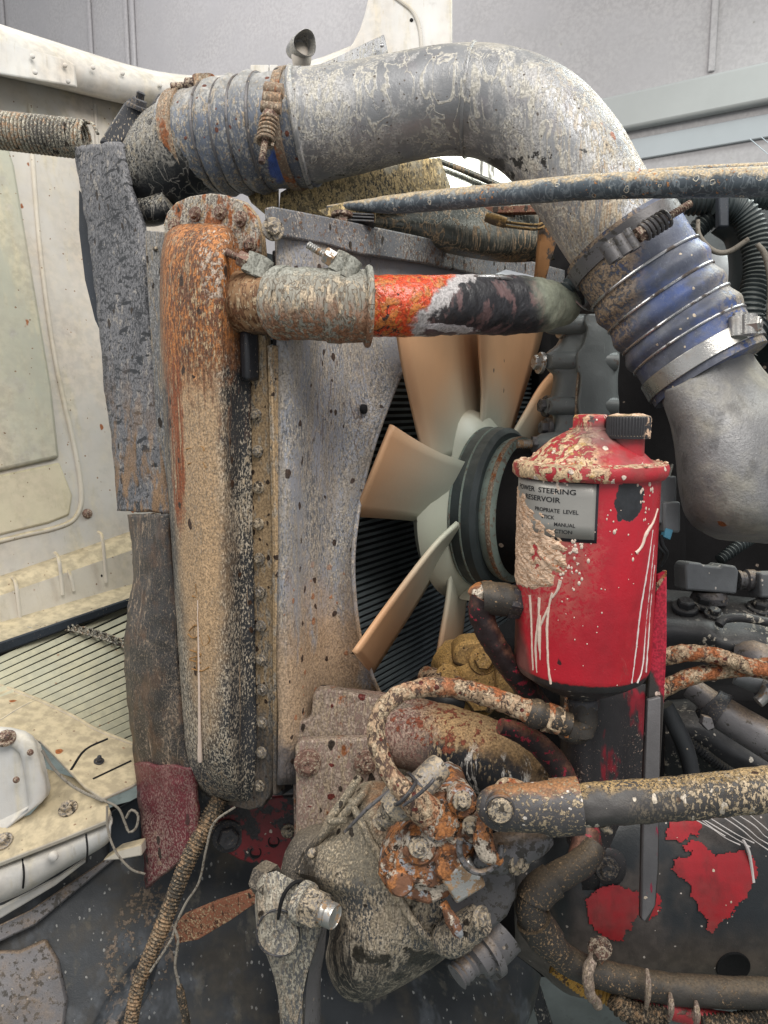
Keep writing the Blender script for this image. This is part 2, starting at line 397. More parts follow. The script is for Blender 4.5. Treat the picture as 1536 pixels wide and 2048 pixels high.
m.lay(m.mul(B_, m.drip(46, 0.53, 0.10, 0.03)), (0.42, 0.35, 0.25), 0.85, 0.0007, 0.0, amt=0.85)
m.lay(m.mul(B_, m.drip(80, 0.60, 0.08, 0.03)), (0.36, 0.24, 0.14), 0.85, 0.0005, 0.0, amt=0.8)
m.lay(m.mul(B_, m.drop(48, 0.45, 0.25, (1, 1, 0.7))), (0.33, 0.12, 0.06), 0.8, 0.0008, 0.0)
m.lay(m.mul(B_, m.drop(70, 0.5, 0.4, ring=True)), PALE, 0.8, 0.0006, 0.0)
m.lay(m.upm(0.55, 1.1, 24, 0.35), (0.34, 0.31, 0.25), 0.75, 0.0002, 0.1, amt=0.75)
m.lay(m.drop(140, 0.35, 0.2), (0.10, 0.085, 0.075), 0.6)
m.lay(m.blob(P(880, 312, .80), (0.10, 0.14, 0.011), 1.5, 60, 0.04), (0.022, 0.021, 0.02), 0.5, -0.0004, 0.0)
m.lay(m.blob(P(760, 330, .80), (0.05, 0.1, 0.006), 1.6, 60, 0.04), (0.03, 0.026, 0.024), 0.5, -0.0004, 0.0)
m.lay(m.blob(P(905, 330, .86), (0.06, 0.03, 0.01), 0.5, 45, 0.1), (0.05, 0.05, 0.05), 0.5, 0, 0.0)
M['alu'] = m.done(0.5)
m = Mat('cast_aluminium', (0.24, 0.24, 0.245), 0.5, 0.35, var=0.2, vscale=12)
m.relief(0.0009, 260)
m.lay(m.speck(160, 0.58), (0.14, 0.14, 0.145), 0.6, -0.0002, amt=0.45)
m.lay(m.speck(30, 0.60, (1, 1, 0.7), 0.05), (0.10, 0.10, 0.105), 0.6, amt=0.6)
m.lay(m.speck(9, 0.54, (1, 1, 1), 0.1), (0.33, 0.31, 0.25), 0.7, 0.0001, 0.1, amt=0.55)
m.lay(m.upm(0.3, 1.0, 30, 0.3), (0.30, 0.27, 0.20), 0.8, 0, 0.0, amt=0.5)
m.lay(m.drop(36, 0.25, 0.12), RUST, 0.8, 0.0003); M['cast'] = m.done(0.4)
# silicone boots
m = Mat('silicone_boot_grimy', (0.115, 0.135, 0.175), 0.55, var=0.2)
m.lay(m.speck(110, 0.50, (1, 1, 0.35), 0.04, 0.5), (0.25, 0.245, 0.235), 0.8, 0.0006)
m.lay(m.speck(70, 0.58, (1, 1, 0.4), 0.04, 0.4), (0.36, 0.29, 0.21), 0.85, 0.0007)
m.lay(m.upm(0.0, 0.8, 30, 0.4), (0.36, 0.355, 0.34), 0.8, 0.0002, amt=0.75)
m.lay(m.axis(P(480, 320, 0.9), (0, 0, -1), 0.02, 0.07, 0.03, 60), (0.19, 0.12, 0.07), 0.8, 0.0003, amt=0.4)
m.lay(m.drop(80, 0.4, 0.2), (0.12, 0.04, 0.025), 0.8, 0.0005)
m.lay(m.blob(P(545, 312, 0.84), (0.012, 0.1, 0.011), 0.5, 80), (0.045, 0.09, 0.30), 0.4); M['boot'] = m.done(0.4)
m = Mat('blue_silicone', (0.055, 0.11, 0.34), 0.42, var=0.15, vscale=20)
m.lay(m.speck(13, 0.45, (1, 1, 1), 0.10), (0.10, 0.105, 0.115), 0.5, 0.0001, amt=0.85)
m.lay(m.axis(P(1330, 600, 0.83), -RT*0.9-UP*0.5, -0.02, 0.06, 0.02, 40), (0.075, 0.08, 0.095), 0.5, amt=0.75)
m.lay(m.mul(m.axis(P(1395, 545, 0.83), RT*0.9+UP*0.15, -0.035, 0.02, 0.03, 60), m.speck(60, 0.46, (1, 1, 1), 0.05)), (0.27, 0.235, 0.19), 0.8, 0.0006)
m.lay(m.mul(m.axis(P(1240, 600, 0.83), -RT, -0.012, 0.012, 0.01, 60), m.speck(90, 0.45, (1, 1, 1), 0.05)), (0.27, 0.20, 0.14), 0.8, 0.0012)
m.lay(m.drop(110, 0.35, 0.1), PALE, 0.8, 0.0004); m.lay(m.worm(60, 0.008, (1, 1, 1), 0.4), (0.2, 0.22, 0.27), 0.6, amt=0.4)
M['blue'] = m.done(0.45)
# steel bits
m = Mat('stainless_band', (0.48, 0.47, 0.45), 0.28, 0.95, var=0.1); m.lay(m.speck(25, 0.58, (1, 1, 1), 0.1), (0.25, 0.22, 0.19), 0.5, 0.0001, 0.5, amt=0.7); M['steel'] = m.done()
m = Mat('wire_steel', (0.42, 0.42, 0.43), 0.3, 0.9); m.lay(m.speck(40, 0.55), (0.12, 0.10, 0.09), 0.7, 0, 0.2); M['wsteel'] = m.done()
m = m_speckled('rusty_band', (0.20, 0.14, 0.10), (0.33, 0.27, 0.2), (0.36, 0.24, 0.15), 0.5, 0.58, 0.7, rustf=0.42, stretch=0.5, sc_=140); M['rband'] = m.done()
m = Mat('rusty_bolt', (0.15, 0.085, 0.065), 0.55, 0.3); m.lay(m.speck(140, 0.52), (0.33, 0.27, 0.2), 0.8, 0.00012, 0); m.lay(m.speck(80, 0.58), (0.06, 0.04, 0.035), 0.7); M['rbolt'] = m.done()
m = Mat('grimy_bolt', (0.22, 0.20, 0.18), 0.5, 0.5); m.lay(m.speck(130, 0.50), (0.38, 0.31, 0.22), 0.8, 0.00012, 0); m.lay(m.speck(60, 0.58), (0.06, 0.05, 0.04), 0.6, 0, 0.1); M['gbolt'] = m.done()
m = Mat('dark_bolt', (0.05, 0.05, 0.055), 0.5, 0.3); m.lay(m.speck(130, 0.58), (0.16, 0.13, 0.1), 0.8, 0.00012, 0); M['dbolt'] = m.done()
m = Mat('plated_bolt', (0.45, 0.44, 0.42), 0.35, 0.8); m.lay(m.speck(60, 0.56), (0.3, 0.2, 0.12), 0.7, 0.0001, 0.1); M['pbolt'] = m.done()
# radiator
m = Mat('radiator_tank_paint', (0.032, 0.034, 0.038), 0.5)
m.lay(m.speck(190, 0.535, (1, 1, 0.45)), (0.40, 0.35, 0.28), 0.8, 0.0007)
m.lay(m.speck(95, 0.62, (1, 1, 0.4)), (0.45, 0.37, 0.27), 0.8, 0.0008)
bt = m.blob(P(400, 1010, .80), (0.030, 0.06, 0.235), 0.26, 60, 0.35)
m.lay(bt, (0.46, 0.31, 0.18), 0.85, 0.0004, amt=0.96)
m.lay(m.blob(P(400, 760, .80), (0.029, 0.06, 0.12), 0.30, 60, 0.35), (0.44, 0.30, 0.18), 0.85, 0.0004, amt=0.9)
m.lay(m.mul(bt, m.speck(170, 0.60, (1, 1, 0.5))), (0.27, 0.22, 0.17), 0.85, 0.0004, amt=0.6)
br = m.blob(P(395, 590, .80), (0.058, 0.1, 0.095), 0.45, 60, 0.3)
m.lay(br, (0.42, 0.165, 0.05), 0.85, 0.0005)
m.lay(m.mul(br, m.speck(110, 0.50, (1, 1, 0.35), 0.03, 0.5)), (0.13, 0.055, 0.03), 0.85, 0.0009)
m.lay(m.mul(br, m.speck(120, 0.585, (1, 1, 0.35), 0.03, 0.5)), (0.46, 0.33, 0.2), 0.85, 0.0009)
m.lay(m.mul(m.blob(P(352, 850, .80), (0.012, 0.06, 0.115), 0.5, 50, 0.2), m.drip(60, 0.47, 0.06)), (0.26, 0.075, 0.025), 0.8, 0.0007)
m.lay(m.mul(m.blob(P(452, 520, .80), (0.016, 0.05, 0.05), 0.8, 60), m.speck(70, 0.5)), (0.45, 0.36, 0.29), 0.85, 0.0006)
m.lay(m.mul(m.axis(P(400, 900, .80), (0, 0, 1), -0.02, 0.10), m.runs(40, 0.03, 0.10, 0.45)), (0.16, 0.07, 0.035), 0.5, 0.0005)
m.lay(m.runs(30, 0.016, 0.06, 0.5), (0.42, 0.30, 0.19), 0.6, 0.0006, amt=0.7)
m.lay(m.drop(55, 0.36, 0.22, (1, 1, 0.7)), (0.05, 0.025, 0.014), 0.5, 0.0007)
M['tank'] = m.done(0.35)
m = Mat('flange_paint', (0.10, 0.095, 0.09), 0.6)
m.lay(m.speck(150, 0.42, (1, 1, 0.6)), (0.33, 0.28, 0.22), 0.85, 0.0006)
m.lay(m.speck(60, 0.45, (1, 1, 0.4), 0.05), (0.36, 0.255, 0.15), 0.85, 0.0004)
m.lay(m.axis(P(520, 1380, .85), (0, 0, -1), 0.0, 0.08, 0.05, 50), (0.045, 0.045, 0.05), 0.6, amt=0.8)
m.lay(m.drop(70, 0.4, 0.3), (0.04, 0.025, 0.018), 0.6, 0.0006); M['flange'] = m.done(0.3)
m = m_speckled('neck_flange', (0.14, 0.12, 0.11), (0.36, 0.33, 0.28), (0.40, 0.29, 0.18), 0.42, 0.55, 0.7, rustf=0.45, stretch=1, drips=False, sc_=130); M['neck'] = m.done(0.3)
m = m_speckled('side_channel', (0.13, 0.135, 0.145), (0.27, 0.265, 0.26), (0.33, 0.27, 0.2), 0.52, 0.64, 0.6, stretch=0.4); M['channel'] = m.done(0.3)
m = Mat('dark_channel', (0.03, 0.032, 0.038), 0.4); m.lay(m.speck(200, 0.64, (1, 1, 0.3)), PALE, 0.8, 0.0005); M['dchan'] = m.done()
m = Mat('core_dark', (0.02, 0.024, 0.026), 0.6); M['core'] = m.done()
m = Mat('core_fin', (0.17, 0.20, 0.215), 0.55, 0.2); M['fin'] = m.done()
# shroud
m = Mat('shroud_grey', (0.28, 0.285, 0.315), 0.33, var=0.12)
sh = m.blob(P(630, 1010, .92), (0.115, 0.14, 0.42), 0.35, 20, 0.25)
m.lay(m.mul(sh, m.speck(160, 0.53, (1, 1, 0.35), 0.03, 0.3)), (0.38, 0.345, 0.30), 0.75, 0.0007)
m.lay(m.mul(sh, m.drip(39, 0.54, 0.16, 0.06)), (0.34, 0.285, 0.22), 0.6, 0.0003, amt=0.6)
m.lay(m.mul(sh, m.speck(150, 0.60, (1, 1, 0.3), 0.03, 0.3)), (0.14, 0.145, 0.16), 0.5, -0.0003)
m.lay(m.mul(sh, m.runs(42, 0.030, 0.30, 0.47)), (0.43, 0.37, 0.31), 0.5, 0.0005, amt=0.85)
m.lay(m.mul(sh, m.runs(22, 0.012, 0.14, 0.54)), (0.12, 0.08, 0.07), 0.5, 0.0004, amt=0.6)
m.lay(m.mul(m.axis(P(630, 1080, .95), (0, 0, -1), 0.0, 0.12, 0.06, 30), m.speck(30, 0.40, (1, 1, 0.2), 0.08)), (0.42, 0.29, 0.18), 0.85, 0.0004, amt=0.9)
m.lay(m.mul(m.axis(P(700, 1290, .95), (0, 0, -1), -0.03, 0.08, 0.03, 40), m.drip(60, 0.56, 0.05)), (0.46, 0.34, 0.25), 0.85, 0.0008)
m.lay(m.blob(P(600, 1500, .93), (0.05, 0.1, 0.05), 0.5, 40, 0.3), (0.055, 0.065, 0.085), 0.5, amt=0.8)
m.lay(m.mul(sh, m.drop(60, 0.36, 0.3, (1, 1, 0.8))), (0.05, 0.03, 0.022), 0.5, 0.0006)
m.lay(m.mul(m.axis(P(630, 1080, .95), (0, 0, -1), -0.02, 0.05), m.drop(75, 0.4, 0.25, (1, 1, 0.8))), (0.36, 0.17, 0.09), 0.7, 0.0006)
M['shroud'] = m.done(0.5)
m = m_speckled('top_panel_paint', (0.16, 0.165, 0.18), (0.32, 0.29, 0.26), (0.20, 0.12, 0.08), 0.54, 0.60, 0.6, stretch=0.8, drips=False, sc_=130); M['toppanel'] = m.done(0.3)
# fan
m = Mat('fan_plastic', (0.50, 0.53, 0.44), 0.42, var=0.03, vscale=5)
HUBP = P(965, 1010, 1.14)
m.lay(m.blob(HUBP, 0.115, 0.12, 7, 0.5), (0.50, 0.55, 0.48), 0.4)
inv = m.math('SUBTRACT', 1.0, m.blob(HUBP, (0.175, 0.3, 0.165), 0.12, 6, 0.4)); m.lay(inv, (0.50, 0.265, 0.13), 0.55, 0, amt=0.92, var=0.04, vs=12)
m.lay(m.drop(40, 0.2, 0.08), (0.06, 0.05, 0.04), 0.6); M['fan'] = m.done(0.45, 0.5)
m = Mat('clutch_ring', (0.22, 0.27, 0.24), 0.5, 0.2); m.lay(m.speck(60, 0.58, (1, 1, 1), 0.08), (0.13, 0.07, 0.045), 0.8, amt=0.8); M['ring'] = m.done()
# hoses
m = Mat('hose_sleeve', (0.29, 0.275, 0.235), 0.7, var=0.15)
m.relief(0.0022, 75, (1, 1, 0.30), 3, 0.9)
m.lay(m.worm(95, 0.05, (1.2, 1.2, 0.30), 0.8, 2), (0.14, 0.11, 0.08), 0.8, -0.0005)
m.lay(m.speck(75, 0.56, (1, 1, 0.3), 0.03, 0.7), (0.44, 0.36, 0.26), 0.85, 0.0008)
m.lay(m.mul(m.axis(P(600, 600, .735), (0, 0, -1), -0.005, 0.03, 0.02, 60), m.speck(60, 0.50, (1, 1, 0.35), 0.05, 0.6)), (0.30, 0.15, 0.085), 0.85, 0.0006)
m.lay(m.axis(P(600, 565, .735), (0, 0, 1), -0.008, 0.012, 0.012, 40), (0.26, 0.265, 0.235), 0.7, 0.0003, amt=0.85); M['sleeve'] = m.done(0.3)
m = Mat('hose_nipple', (0.27, 0.16, 0.085), 0.75); m.relief(0.0015, 80, (1, 1, 0.35), 3, 0.7)
m.lay(m.speck(80, 0.5, (1, 1, 0.35), 0.03, 0.6), (0.13, 0.06, 0.03), 0.8, 0.0006); m.lay(m.speck(70, 0.56, (1, 1, 0.4), 0.03, 0.6), (0.45, 0.34, 0.22), 0.85, 0.0008); m.lay(m.axis(P(470, 655, .78), (0, 0, -1), 0.0, 0.014, 0.01, 60), (0.03, 0.025, 0.025), 0.6); M['nipple'] = m.done(0.3)
m = Mat('black_hose_orange_paint', (0.022, 0.022, 0.026), 0.4)
m.lay(m.speck(40, 0.56, (1, 1, 0.6), 0.04), (0.13, 0.075, 0.075), 0.6, amt=0.8)
m.lay(m.axis(P(1090, 610, .86), RT+UP*0.35, -0.030, 0.0, 0.012, 40), (0.27, 0.29, 0.22), 0.7, 0.0002, amt=0.85)
m.lay(m.axis(P(950, 655, .78), (0, 0, -1), -0.006, 0.01, 0.006, 60), (0.12, 0.075, 0.085), 0.5, amt=0.8)
of = m.axis(P(862, 610, .755), -RT-UP*-0.75, -0.004, 0.003, 0.016, 55)
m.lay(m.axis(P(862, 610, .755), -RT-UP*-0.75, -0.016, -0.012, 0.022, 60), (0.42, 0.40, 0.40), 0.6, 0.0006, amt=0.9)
m.lay(of, (0.50, 0.055, 0.014), 0.2, 0.0008, var=0.3)
m.lay(m.mul(of, m.speck(55, 0.53, (1, 1, 0.7), 0.05)), (0.46, 0.15, 0.03), 0.3, 0.0006)
m.lay(m.mul(of, m.speck(60, 0.62, (1, 1, 0.5), 0.02, 1.0)), (0.035, 0.015, 0.012), 0.35, -0.0008)
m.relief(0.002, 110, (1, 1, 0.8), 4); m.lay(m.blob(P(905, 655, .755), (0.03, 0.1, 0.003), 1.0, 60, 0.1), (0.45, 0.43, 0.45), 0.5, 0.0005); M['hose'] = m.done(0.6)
m = Mat('crusty_hose', (0.07, 0.045, 0.035), 0.7); m.relief(0.002, 110, (1, 1, 1), 4)
m.lay(m.speck(85, 0.45, (1, 1, 0.6), 0.03, 0.6), (0.36, 0.25, 0.16), 0.85, 0.0012); m.lay(m.speck(60, 0.53, (1, 1, 0.6), 0.03, 0.6), (0.44, 0.34, 0.23), 0.85, 0.0010)
m.lay(m.mul(m.speck(40, 0.54, (1, 1, 1), 0.04), m.axis(P(900, 1420, .75), RT, -0.09, 0.03, 0.02, 30)), (0.33, 0.115, 0.045), 0.7, 0.0006); m.lay(m.drop(90, 0.4, 0.35), (0.12, 0.03, 0.02), 0.5, 0.0006); M['crusty'] = m.done(0.35)
m = Mat('black_grimy_hose', (0.04, 0.036, 0.032), 0.55); m.relief(0.0007, 160); m.lay(m.upm(0.35, 1.0, 70, 0.6), (0.12, 0.085, 0.05), 0.8, 0.0006, amt=0.6); m.lay(m.speck(130, 0.62), (0.25, 0.17, 0.1), 0.8, 0.0005); M['bhose'] = m.done(0.35)
m = Mat('black_hose_red_specks', (0.025, 0.016, 0.018), 0.45); m.relief(0.0008, 120); m.lay(m.upm(-0.1, 0.9, 80, 0.8), (0.17, 0.075, 0.045), 0.8, 0.0006, amt=0.9); m.lay(m.speck(70, 0.62), (0.30, 0.02, 0.04), 0.5, 0.0003); M['bredhose'] = m.done(0.4)
# reservoir
m = Mat('red_paint', RED, 0.30, var=0.12, vscale=12)
m.lay(m.speck(10, 0.54, (1, 1, 0.5), 0.15), (0.30, 0.018, 0.028), 0.42, amt=0.6); m.lay(m.runs(30, 0.006, 0.5, 0.5), (0.30, 0.05, 0.05), 0.5, amt=0.6); m.lay(m.mul(m.blob(P(1090, 1110, .66), (0.045, 0.1, 0.07), 0.5, 40, 0.5), m.speck(100, 0.5)), (0.36, 0.16, 0.12), 0.5, amt=0.5)
m.lay(m.drop(70, 0.2, 0.06), (0.55, 0.42, 0.36), 0.6, 0.0006); m.lay(m.drop(60, 0.28, 0.06, (1, 1, 0.4)), (0.04, 0.01, 0.01), 0.5, -0.0002)
m.lay(m.blob(P(1265, 1003, .655), (0.0145, 0.04, 0.0175), 0.40, 70, 0.03), (0.02, 0.022, 0.026), 0.5, -0.0003)
m.lay(m.blob(P(1244, 1032, .655), (0.003, 0.04, 0.006), 0.40, 70, 0.03), (0.02, 0.022, 0.026), 0.5, -0.0003)
m.lay(m.axis(P(1180, 1372, .66), (0, 0, -1), 0.009, 0.011, 0.0022, 200), (0.02, 0.02, 0.022), 0.5, -0.0003)
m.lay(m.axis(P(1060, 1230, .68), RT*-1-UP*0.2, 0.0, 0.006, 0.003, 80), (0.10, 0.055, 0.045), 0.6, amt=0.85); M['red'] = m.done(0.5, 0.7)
m = Mat('red_lid_paint', (0.38, 0.02, 0.03), 0.4, var=0.12)
m.lay(m.speck(20, 0.5, (1, 1, 1), 0.1), (0.22, 0.05, 0.045), 0.6, amt=0.6)
lm = m.axis(P(1178, 880, .70), -RT, -0.012, 0.012, 0.022, 60)
m.lay(m.mul(lm, m.speck(48, 0.50, (1, 1, 1), 0.03, 0.9)), (0.50, 0.36, 0.22), 0.85, 0.0016)
m.lay(m.mul(lm, m.speck(60, 0.62, (1, 1, 1), 0.04)), (0.42, 0.26, 0.09), 0.85, 0.0008)
m.lay(m.mul(m.upm(0.90, 0.99, 80, 0.06), m.speck(80, 0.47)), (0.40, 0.31, 0.19), 0.85, 0.0007)
m.lay(m.drop(75, 0.4, 0.3), (0.60, 0.50, 0.42), 0.8, 0.0010)
m.lay(m.speck(45, 0.66), (0.07, 0.05, 0.05), 0.6); m.lay(m.blob(P(1215, 870, .68), (0.025, 0.03, 0.010), 0.4, 50, 0.4), (0.16, 0.10, 0.09), 0.6, amt=0.8); M['redlid'] = m.done(0.5)
m = Mat('sludge', (0.60, 0.43, 0.31), 0.62, var=0.12, vscale=40)
m.relief(0.0022, 110, (0.7, 0.7, 1.5), 3, 1.2); m.lay(m.worm(120, 0.06, (0.6, 0.6, 1.4), 0.8), (0.36, 0.20, 0.11), 0.8, -0.0006, amt=0.8); m.lay(m.speck(60, 0.66), (0.48, 0.14, 0.05), 0.7, amt=0.8); M['sludge'] = m.done(0.4)
m = Mat('drip_paint', (0.62, 0.50, 0.42), 0.5, var=0.1); m.relief(0.0006, 150); M['drip'] = m.done(0.4)
m = Mat('white_drip', (0.62, 0.58, 0.56), 0.45, var=0.1); M['wdrip'] = m.done(0.4)
m = Mat('cap_plastic', (0.028, 0.028, 0.032), 0.5); m.lay(m.upm(0.75, 0.95, 60, 0.2), (0.36, 0.26, 0.15), 0.85, 0.0008, amt=0.9); m.lay(m.mul(m.axis(P(1283, 850, .68), RT, 0.0, 0.006, 0.008, 70), m.speck(60, 0.5)), (0.52, 0.36, 0.25), 0.8, 0.0008); M['cap'] = m.done(0.4)
m = Mat('label_foil', (0.32, 0.31, 0.29), 0.42, 0.35, var=0.06); m.lay(m.drop(150, 0.3, 0.06), (0.5, 0.48, 0.44), 0.7); M['foil'] = m.done(0.4, 0.3)
m = Mat('label_border', (0.03, 0.028, 0.035), 0.5); M['lborder'] = m.done(0.3, 0.2)
m = Mat('black_print', (0.018, 0.018, 0.02), 0.6); M['print'] = m.done(0.2, 0.1)
m = Mat('black_red_bracket', (0.026, 0.024, 0.026), 0.45)
m.lay(m.speck(13, 0.60, (1, 1, 0.5), 0.03), (0.20, 0.012, 0.022), 0.4); m.lay(m.speck(130, 0.68), (0.3, 0.22, 0.18), 0.8, 0.0004); M['blackred'] = m.done(0.4)
m = Mat('bracket_plate_paint', (0.045, 0.04, 0.038), 0.5)
m.lay(m.axis(P(1310, 1345, .73), RT*0.75+UP*0.35, -0.004, 0.0, 0.006, 40), (0.36, 0.018, 0.04), 0.4, 0.0003)
m.lay(m.drop(90, 0.42, 0.25), (0.58, 0.45, 0.38), 0.8, 0.0006); m.lay(m.speck(60, 0.7), (0.02, 0.02, 0.02), 0.5); M['plate'] = m.done(0.4)
m = Mat('bracket_edge_paint', (0.13, 0.125, 0.13), 0.45); m.lay(m.drip(40, 0.64, 0.1), (0.25, 0.02, 0.05), 0.5); m.lay(m.drop(90, 0.3, 0.2), PALE, 0.8, 0.0005); M['pedge'] = m.done(0.4)
# engine dark things
m = Mat('engine_black', (0.022, 0.023, 0.026), 0.5); m.lay(m.drop(60, 0.42, 0.25), (0.50, 0.46, 0.40), 0.7, 0.0006); m.lay(m.upm(0.5, 1.05, 30, 0.4), (0.11, 0.105, 0.10), 0.75, 0.0003, amt=0.7); m.lay(m.mul(m.speck(9, 0.52), m.speck(60, 0.60)), (0.45, 0.41, 0.34), 0.8, 0.0005); M['engine'] = m.done(0.5)
m = Mat('engine_deep', (0.008, 0.0075, 0.008), 0.8); m.lay(m.drop(50, 0.3, 0.15), (0.2, 0.16, 0.13), 0.7, 0.0004); M['deep'] = m.done(0.12)
m = Mat('cast_grey_paint', (0.14, 0.155, 0.155), 0.45, 0.1, var=0.15); m.relief(0.0006, 90); m.lay(m.drip(50, 0.68, 0.05), (0.28, 0.29, 0.28), 0.5); m.lay(m.speck(40, 0.66), (0.12, 0.08, 0.06), 0.7, amt=0.7); M['castgrey'] = m.done(0.5)
m = Mat('dusty_yellow_cast', (0.12, 0.09, 0.06), 0.7); m.lay(m.upm(-0.4, 0.5, 40, 0.5), (0.48, 0.30, 0.11), 0.9, 0.0008); m.lay(m.speck(60, 0.6), (0.5, 0.32, 0.15), 0.9, 0.0006); m.lay(m.speck(80, 0.63), (0.05, 0.035, 0.02), 0.8); M['dusty'] = m.done(0.2)
m = Mat('orange_bracket', (0.34, 0.16, 0.055), 0.7); m.lay(m.speck(40, 0.54, (1, 1, 0.6), 0.04), (0.06, 0.045, 0.035), 0.7); M['obrk'] = m.done()
m = Mat('shelf_grime', (0.20, 0.16, 0.09), 0.7); m.relief(0.0014, 90, (1, 1, 0.4), 4, 0.6)
m.lay(m.speck(90, 0.47, (1, 1, 0.30), 0.03, 0.5), (0.44, 0.33, 0.16), 0.85, 0.0010); m.lay(m.speck(110, 0.58, (1, 1, 0.3), 0.03, 0.4), (0.06, 0.05, 0.035), 0.6, -0.0006)
m.lay(m.speck(25, 0.60, (1, 1, 0.5), 0.06), (0.30, 0.27, 0.2), 0.8); M['shelf'] = m.done(0.3)
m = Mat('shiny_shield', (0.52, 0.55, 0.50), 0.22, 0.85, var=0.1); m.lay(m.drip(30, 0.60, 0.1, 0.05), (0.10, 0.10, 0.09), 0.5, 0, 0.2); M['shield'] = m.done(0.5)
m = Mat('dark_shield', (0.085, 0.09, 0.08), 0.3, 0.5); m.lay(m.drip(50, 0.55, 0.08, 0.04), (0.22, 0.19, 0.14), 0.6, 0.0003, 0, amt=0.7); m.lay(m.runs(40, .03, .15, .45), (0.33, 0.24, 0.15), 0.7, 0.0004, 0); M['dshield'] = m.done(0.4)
m = Mat('strut_paint', (0.06, 0.075, 0.09), 0.42); m.lay(m.upm(0.05, 0.55, 90, 0.9), (0.40, 0.32, 0.21), 0.85, 0.0012); m.lay(m.drop(100, 0.45, 0.35, ring=True), (0.50, 0.45, 0.36), 0.8, 0.0008); m.lay(m.worm(90, 0.05, (1, 1, 0.5)), (0.2, 0.23, 0.25), 0.6, amt=0.6); m.lay(m.speck(90, 0.66), (0.38, 0.18, 0.07), 0.85, 0.0006); M['strut'] = m.done(0.4)
# lower bits
m = m_speckled('mount_plate', (0.22, 0.15, 0.125), (0.33, 0.26, 0.21), (0.36, 0.28, 0.2), 0.46, 0.57, 0.7, stretch=0.4, rustf=0.36, sc_=150)
m.lay(m.drop(60, 0.42, 0.3), (0.13, 0.025, 0.02), 0.5, 0.0008); M['mount'] = m.done(0.3)
m = Mat('cross_tube_paint', (0.025, 0.026, 0.03), 0.45)
m.lay(m.drip(39, 0.585, 0.12, 0.02), (0.58, 0.55, 0.51), 0.5, 0.0006)
m.lay(m.mul(m.speck(100, 0.56, (1, 1, 0.35)), m.upm(-0.3, 0.4, 30, 0.4)), (0.40, 0.30, 0.18), 0.85, 0.0007)
m.lay(m.upm(0.28, 0.72, 70, 0.40), (0.40, 0.25, 0.12), 0.9, 0.0010)
cl = m.axis(P(860, 1450, .78), -RT+UP*0.35, -0.03, 0.02, 0.03, 40)
m.lay(cl, (0.34, 0.24, 0.19), 0.8, 0.0008); m.lay(m.mul(cl, m.speck(120, 0.56, (1, 1, 0.5))), (0.22, 0.11, 0.09), 0.8, 0.0006); m.lay(m.mul(m.blob(P(890, 1490, .78), (0.06, 0.1, 0.022), 0.7, 50), m.speck(60, 0.56, (1, 1, 0.5))), (0.22, 0.06, 0.03), 0.7, 0.0008); M['cross'] = m.done(0.4)
m = Mat('gear_housing', (0.06, 0.063, 0.068), 0.45)
m.lay(m.speck(170, 0.49, (1, 1, 0.45), 0.03, 0.3), (0.42, 0.35, 0.265), 0.85, 0.0008)
m.lay(m.speck(80, 0.56, (1, 1, 0.3), 0.03, 0.5), (0.44, 0.36, 0.26), 0.85, 0.0009)
m.lay(m.blob(P(740, 1680, .70), (0.075, 0.1, 0.065), 0.6, 30, 0.3), (0.37, 0.31, 0.21), 0.85, 0.0004, amt=0.45)
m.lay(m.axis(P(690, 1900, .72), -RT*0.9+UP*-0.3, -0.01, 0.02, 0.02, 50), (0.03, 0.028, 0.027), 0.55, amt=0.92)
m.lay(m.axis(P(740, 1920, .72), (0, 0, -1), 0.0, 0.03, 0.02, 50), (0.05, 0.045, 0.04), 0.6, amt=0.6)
m.lay(m.drip(60, 0.61, 0.06, 0.02), (0.42, 0.34, 0.25), 0.8, 0.0008)
m.lay(m.drop(50, 0.4, 0.3), (0.03, 0.022, 0.015), 0.5, 0.0006)
m.lay(m.blob(P(800, 1690, .68), (0.028, 0.1, 0.03), 0.7, 45, 0.3), (0.22, 0.10, 0.04), 0.85, 0.0008, amt=0.8); m.lay(m.mul(m.runs(44, 0.04, 0.08, 0.42), m.axis(P(760, 1840, .72), (0, 0, -1), -0.01, 0.04, 0.02, 30)), (0.46, 0.39, 0.30), 0.6, 0.0008); m.lay(m.speck(16, 0.62, (1, 1, 1), 0.03), (0.035, 0.028, 0.02), 0.35, 0.0002); M['gear'] = m.done(0.45)
m = Mat('gear_cover_dark', (0.055, 0.047, 0.04), 0.55); m.relief(0.0008, 160); m.lay(m.speck(190, 0.54), (0.16, 0.135, 0.105), 0.8, 0.0005); m.lay(m.upm(0.5, 1.0, 40, 0.5), (0.2, 0.165, 0.12), 0.8, 0.0004, amt=0.5); M['gcover'] = m.done(0.4)
m = Mat('rusty_casting', (0.17, 0.08, 0.045), 0.6, var=0.4, vscale=40); m.relief(0.0016, 120, (1, 1, 1), 5)
m.lay(m.speck(45, 0.52, (1, 1, 0.8), 0.05), (0.36, 0.145, 0.05), 0.8, 0.0008); m.lay(m.speck(40, 0.55, (1, 1, 0.8), 0.03), (0.44, 0.38, 0.31), 0.8, 0.0012); m.lay(m.speck(30, 0.60), (0.33, 0.34, 0.36), 0.5, -0.0004); m.lay(m.speck(60, 0.62), (0.05, 0.03, 0.02), 0.7, -0.0008); M['rustcast'] = m.done(0.35)
m = Mat('grey_grimy_steel', (0.13, 0.125, 0.13), 0.45, 0.25); m.lay(m.speck(60, 0.58), (0.06, 0.055, 0.05), 0.6); m.lay(m.drop(100, 0.3, 0.2), (0.36, 0.30, 0.24), 0.8, 0.0004); m.lay(m.upm(0.45, 1.0, 50, 0.5), (0.24, 0.17, 0.11), 0.8, 0.0006, amt=0.7); M['gsteel'] = m.done(0.4)
